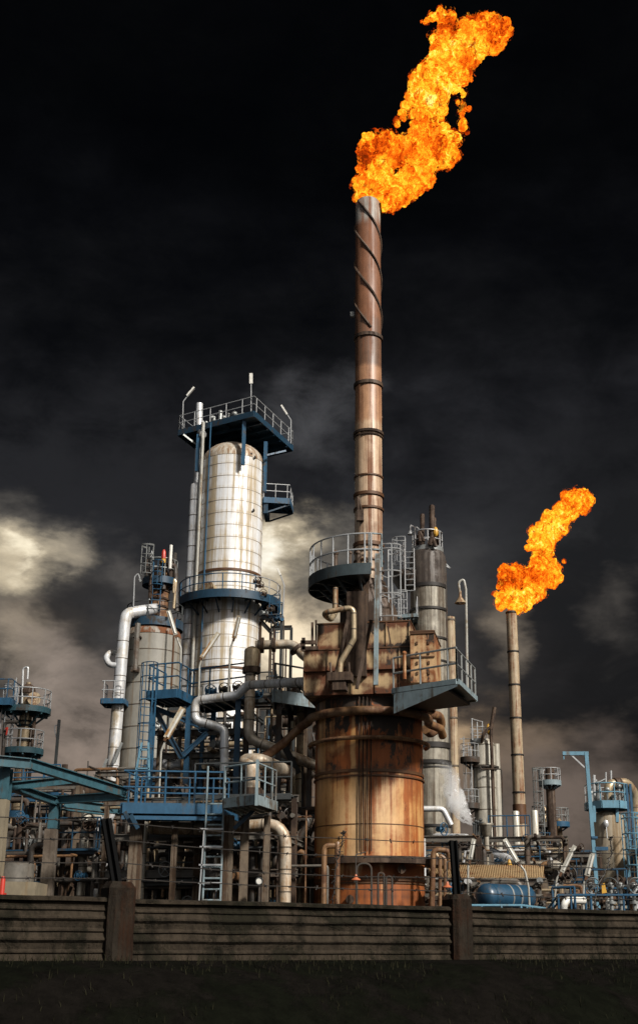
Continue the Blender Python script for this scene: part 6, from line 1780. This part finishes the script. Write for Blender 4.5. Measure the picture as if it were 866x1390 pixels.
        oo = bpy.data.objects.new('flame_tongue', mo); COL.objects.link(oo); oo.parent = ob
    return ob
k = 1 / 3.093
build_flame('huge orange and yellow flame blown to the right from the tall rusty stack', 'flame', k, 450, 0, BIG + PLUME, 45.0, 1, 0.030)
ks = k * 0.63
build_flame('smaller orange flame blown to the right from the far thin flare stack', 'flame', ks, 695 - 208 * ks, 827 - 855 * ks, BIG, 110.0, 3, 0.062)

def build_steam():
    Y = 62.0
    bl = [(640, 1117, 3.5), (636, 1113, 5), (631, 1108, 7), (626, 1102, 9), (622, 1095, 10), (618, 1086, 11), (615, 1076, 10), (613, 1066, 9.5), (611, 1056, 8), (606, 1046, 7.5), (600, 1038, 6), (614, 1048, 5)]
    bm = bmesh.new()
    for bx, by, br in bl:
        bmesh.ops.create_icosphere(bm, subdivisions=3, radius=W(br, by, Y) * 1.32, matrix=Matrix.Translation(P(bx, by, Y)))
    me = bpy.data.meshes.new('tmp'); bm.to_mesh(me); bm.free()
    o = bpy.data.objects.new('tmp', me); COL.objects.link(o)
    md = o.modifiers.new('r', 'REMESH'); md.mode = 'VOXEL'; md.voxel_size = 0.06
    me2 = bpy.data.meshes.new_from_object(o.evaluated_get(bpy.context.evaluated_depsgraph_get()))
    bpy.data.objects.remove(o)
    base = P(640, 1117, Y)
    for v in me2.vertices:
        q = v.co.copy()
        v.co = q + v.normal * (mn.noise(q * 2.2) * 0.16 + mn.noise(q * 5) * 0.09 + mn.noise(q * 11) * 0.04) - base
    me2.name = 'steam_plume'
    ob = bpy.data.objects.new('steam_plume', me2); COL.objects.link(ob); ob.location = base
    tag(ob, 'white steam plume drifting up in front of the soot blackened column', 'steam')
    m = bpy.data.materials.new('steam'); m.use_nodes = True
    nt = m.node_tree; nt.nodes.clear(); L = nt.links.new
    out = N(nt, 'ShaderNodeOutputMaterial'); pv = N(nt, 'ShaderNodeVolumePrincipled')
    pv.inputs['Color'].default_value = (0.97, 0.97, 0.97, 1); pv.inputs['Anisotropy'].default_value = 0.0
    tc = N(nt, 'ShaderNodeTexCoord').outputs['Object']
    n = noise_at(nt, tc, 1.6, 6, 0.65, 0.5)
    L(ramp(nt, n, [(0.36, 0.0), (0.6, 1.0)]), pv.inputs['Density'])
    sp = N(nt, 'ShaderNodeSeparateXYZ'); L(tc, sp.inputs[0])
    fade = mth(nt, 'MULTIPLY_ADD', sp.outputs['Z'], -0.34, 1.05, True)
    L(mth(nt, 'MULTIPLY', mth(nt, 'MULTIPLY', ramp(nt, n, [(0.34, 0.0), (0.58, 1.0)]), fade), 4.6), pv.inputs['Density'])
    L(pv.outputs[0], out.inputs['Volume'])
    me2.materials.clear(); me2.materials.append(m)
build_steam()
# ------------------------------------------------------------------ camera, light, sky
def build_camera():
    cd = bpy.data.cameras.new('camera')
    cd.sensor_fit = 'VERTICAL'
    cd.sensor_height = 24.0
    cd.sensor_width = 24.0 * 637 / 1024
    cd.lens = F / 1390 * 24.0
    cd.shift_x = -(CX - 433) / 1390
    cd.clip_start = 0.1
    cd.clip_end = 6000
    o = bpy.data.objects.new('camera', cd)
    o.location = (0, 0, EYE)
    o.rotation_euler = (PI / 2 + TH, 0, 0)
    COL.objects.link(o)
    SC.camera = o
build_camera()

SUN_AZ, SUN_EL = R(43), R(38)        # azimuth measured from straight behind the camera, towards the right
SD = Vector((math.sin(SUN_AZ) * math.cos(SUN_EL), -math.cos(SUN_AZ) * math.cos(SUN_EL), math.sin(SUN_EL)))
def build_light():
    l = bpy.data.lights.new('sun', 'SUN')
    l.energy = 5.0
    l.angle = R(6)
    l.color = (1.0, 0.955, 0.89)
    o = bpy.data.objects.new('sun', l)
    o.rotation_euler = (-SD).to_track_quat('-Z', 'Y').to_euler()
    COL.objects.link(o)
build_light()

def lin(c): return tuple(((v / 255) / 12.92 if v / 255 < 0.04045 else ((v / 255 + 0.055) / 1.055) ** 2.4) for v in c)
def build_world():
    w = bpy.data.worlds.new('World'); SC.world = w
    w.use_nodes = True
    nt = w.node_tree; L = nt.links.new
    nt.nodes.clear()
    out = N(nt, 'ShaderNodeOutputWorld'); bg = N(nt, 'ShaderNodeBackground')
    co = N(nt, 'ShaderNodeTexCoord').outputs['Generated']
    nrm = N(nt, 'ShaderNodeVectorMath', operation='NORMALIZE'); L(co, nrm.inputs[0])
    d0 = nrm.outputs[0]
    def vdir(px, py):
        u, v = (px - CX) / F, (CY - py) / F
        return Vector((u, cT - v * sT, sT + v * cT)).normalized()
    # wind-torn offset so that nothing has a clean edge
    def warp(sc, amp, det, rough, loc):
        mp = N(nt, 'ShaderNodeMapping'); mp.inputs['Scale'].default_value = (1, 1, 2.1); mp.inputs['Location'].default_value = loc
        L(d0, mp.inputs['Vector'])
        n = N(nt, 'ShaderNodeTexNoise'); n.inputs['Scale'].default_value = sc; n.inputs['Detail'].default_value = det; n.inputs['Roughness'].default_value = rough
        L(mp.outputs[0], n.inputs['Vector'])
        s = N(nt, 'ShaderNodeVectorMath', operation='SUBTRACT'); L(n.outputs['Color'], s.inputs[0]); s.inputs[1].default_value = (0.5, 0.5, 0.5)
        m = N(nt, 'ShaderNodeVectorMath', operation='SCALE'); L(s.outputs[0], m.inputs[0]); m.inputs['Scale'].default_value = amp
        return m.outputs[0]
    def vadd(a, b):
        m = N(nt, 'ShaderNodeVectorMath', operation='ADD'); L(a, m.inputs[0]); L(b, m.inputs[1]); return m.outputs[0]
    d1 = vadd(vadd(d0, warp(6.0, 0.13, 5, 0.55, (3, 1, 2))), warp(24.0, 0.045, 7, 0.62, (0, 7, 4)))
    sp = N(nt, 'ShaderNodeSeparateXYZ'); L(d1, sp.inputs[0])
    sz = sp.outputs['Z']
    # base brightness of the storm deck by height
    st = []
    for py, c in ((1290, (70, 63, 58)), (1150, (78, 69, 62)), (1080, (90, 80, 72)), (1000, (86, 78, 71)), (930, (66, 63, 60)), (860, (62, 60, 60)), (780, (54, 54, 55)), (700, (37, 37, 39)),
                  (620, (28, 28, 30)), (540, (22, 22, 24)), (450, (14, 14, 15)), (350, (7, 7, 8)), (200, (3, 3, 3))):
        st.append((max(0, vdir(433, py).z), lin(c)))
    base = ramp(nt, sz, st)
    # billowing storm deck
    n1 = noise_at(nt, d0, 7.5, 9, 0.6, 0.25, (1, 1, 1.7), (0.3, 2.1, 0.9))
    n2 = noise_at(nt, d0, 17, 9, 0.64, 0.4, (1, 1, 1.6), (4.2, 0.4, 1.7))
    base = mixc(nt, 1.0, base, ramp(nt, n1, [(0.32, 0.42), (0.48, 0.85), (0.60, 1.25), (0.74, 1.7)]), 'MULTIPLY')
    base = mixc(nt, 1.0, base, ramp(nt, n2, [(0.34, 0.72), (0.52, 1.0), (0.68, 1.3)]), 'MULTIPLY')
    tear = ramp(nt, n2, [(0.33, 0.35), (0.50, 1.0), (0.66, 1.5)])
    col = base
    def blob(px, py, rpx, c, k):
        nonlocal col
        d = vdir(px, py)
        dt = N(nt, 'ShaderNodeVectorMath', operation='DOT_PRODUCT'); L(d1, dt.inputs[0]); dt.inputs[1].default_value = d
        ln = N(nt, 'ShaderNodeVectorMath', operation='LENGTH'); L(d1, ln.inputs[0])
        q = mth(nt, 'DIVIDE', dt.outputs['Value'], ln.outputs['Value'])
        ca = math.cos(rpx * 1.6 / F)
        f = mth(nt, 'DIVIDE', mth(nt, 'SUBTRACT', q, ca), 1 - ca, clamp=True)
        f = mth(nt, 'MULTIPLY', mth(nt, 'MULTIPLY', mth(nt, 'POWER', f, 2.0), k), tear, clamp=True)
        col = mixc(nt, f, col, lin(c))
    # dark shelves
    for b in ((750, 915, 120, (20, 19, 19), 1.0), (860, 930, 140, (18, 17, 17), 1.0), (800, 860, 130, (26, 25, 25), 0.9), (660, 890, 90, (38, 36, 36), 0.8), (130, 800, 70, (42, 41, 41), 0.85), (200, 660, 130, (34, 34, 36), 0.8),
              (70, 820, 50, (50, 47, 45), 0.7), (820, 720, 150, (27, 27, 28), 0.9), (640, 700, 100, (40, 40, 42), 0.7), (20, 640, 110, (34, 34, 36), 0.8), (90, 880, 40, (60, 55, 50), 0.6)):
        blob(*b)
    # rents with bright sky behind
    for b in ((425, 555, 55, (66, 66, 68), 0.7), (385, 755, 58, (116, 109, 98), 0.9), (376, 752, 42, (236, 218, 184), 1.0), (376, 748, 24, (255, 250, 235), 1.0),
              (35, 752, 62, (104, 99, 92), 0.85), (38, 762, 42, (205, 190, 162), 0.9), (34, 758, 20, (252, 240, 212), 0.95), (10, 775, 26, (190, 176, 150), 0.8), (90, 745, 26, (150, 140, 124), 0.6),
              (20, 865, 46, (138, 126, 111), 0.85), (60, 930, 52, (136, 124, 114), 0.8), (140, 985, 64, (122, 111, 103), 0.75), (110, 1055, 85, (138, 124, 113), 0.85), (165, 775, 40, (92, 88, 84), 0.6), (300, 820, 80, (84, 81, 78), 0.6),
              (400, 870, 75, (232, 212, 180), 0.95), (395, 910, 46, (250, 234, 205), 0.9), (440, 740, 40, (120, 114, 104), 0.5), (415, 1040, 70, (214, 196, 168), 0.9),
              (650, 1012, 60, (124, 105, 86), 0.8), (622, 985, 34, (176, 150, 118), 0.8), (720, 1022, 44, (114, 98, 82), 0.75), (770, 1085, 80, (104, 92, 84), 0.8), (672, 848, 34, (112, 102, 90), 0.75), (850, 835, 36, (70, 66, 62), 0.6),
              (520, 760, 50, (70, 70, 70), 0.5), (600, 800, 50, (66, 65, 64), 0.5)):
        blob(*b)
    # brighter overcast behind the camera and towards the sun
    yb = mth(nt, 'MULTIPLY_ADD', sp.outputs['Y'], -1.6, 0.15, True)
    col = mixc(nt, yb, col, mixc(nt, ramp(nt, n1, [(0.35, 0.0), (0.65, 1.0)]), (0.085, 0.09, 0.10), (0.28, 0.29, 0.31)))
    dt = N(nt, 'ShaderNodeVectorMath', operation='DOT_PRODUCT'); L(d0, dt.inputs[0]); dt.inputs[1].default_value = SD
    sg = mth(nt, 'POWER', mth(nt, 'MAXIMUM', dt.outputs['Value'], 0.0), 14)
    col = mixc(nt, mth(nt, 'MULTIPLY', sg, 0.9), col, (2.4, 2.2, 1.9))
    # clear sky (seen faintly through the thin cloud)
    sky = N(nt, 'ShaderNodeTexSky', sky_type='NISHITA')
    sky.sun_disc = False
    sky.sun_elevation = SUN_EL
    sky.sun_rotation = PI - SUN_AZ
    m = N(nt, 'ShaderNodeMix', data_type='RGBA', blend_type='ADD')
    m.inputs[0].default_value = 1.0
    L(col, m.inputs[6])
    sc = mixc(nt, 1.0, sky.outputs[0], (0.0004, 0.0004, 0.0004), 'MULTIPLY')
    L(sc, m.inputs[7])
    # background strength 0.1: cloud values are divided by it
    up = N(nt, 'ShaderNodeVectorMath', operation='SCALE'); L(m.outputs[2], up.inputs[0]); up.inputs['Scale'].default_value = 10.0
    L(up.outputs[0], bg.inputs['Color']); bg.inputs['Strength'].default_value = 0.1
    L(bg.outputs[0], out.inputs['Surface'])
build_world()

SC.view_settings.view_transform = 'Standard'
SC.view_settings.look = 'None'
SC.view_settings.exposure = 0.18
SC.view_settings.gamma = 1
SC.render.engine = 'CYCLES'
cy = SC.cycles
cy.use_denoising = True
cy.max_bounces = 14
cy.diffuse_bounces = 3
cy.glossy_bounces = 3
cy.volume_bounces = 12
cy.volume_step_rate = 1.0
cy.sample_clamp_indirect = 4
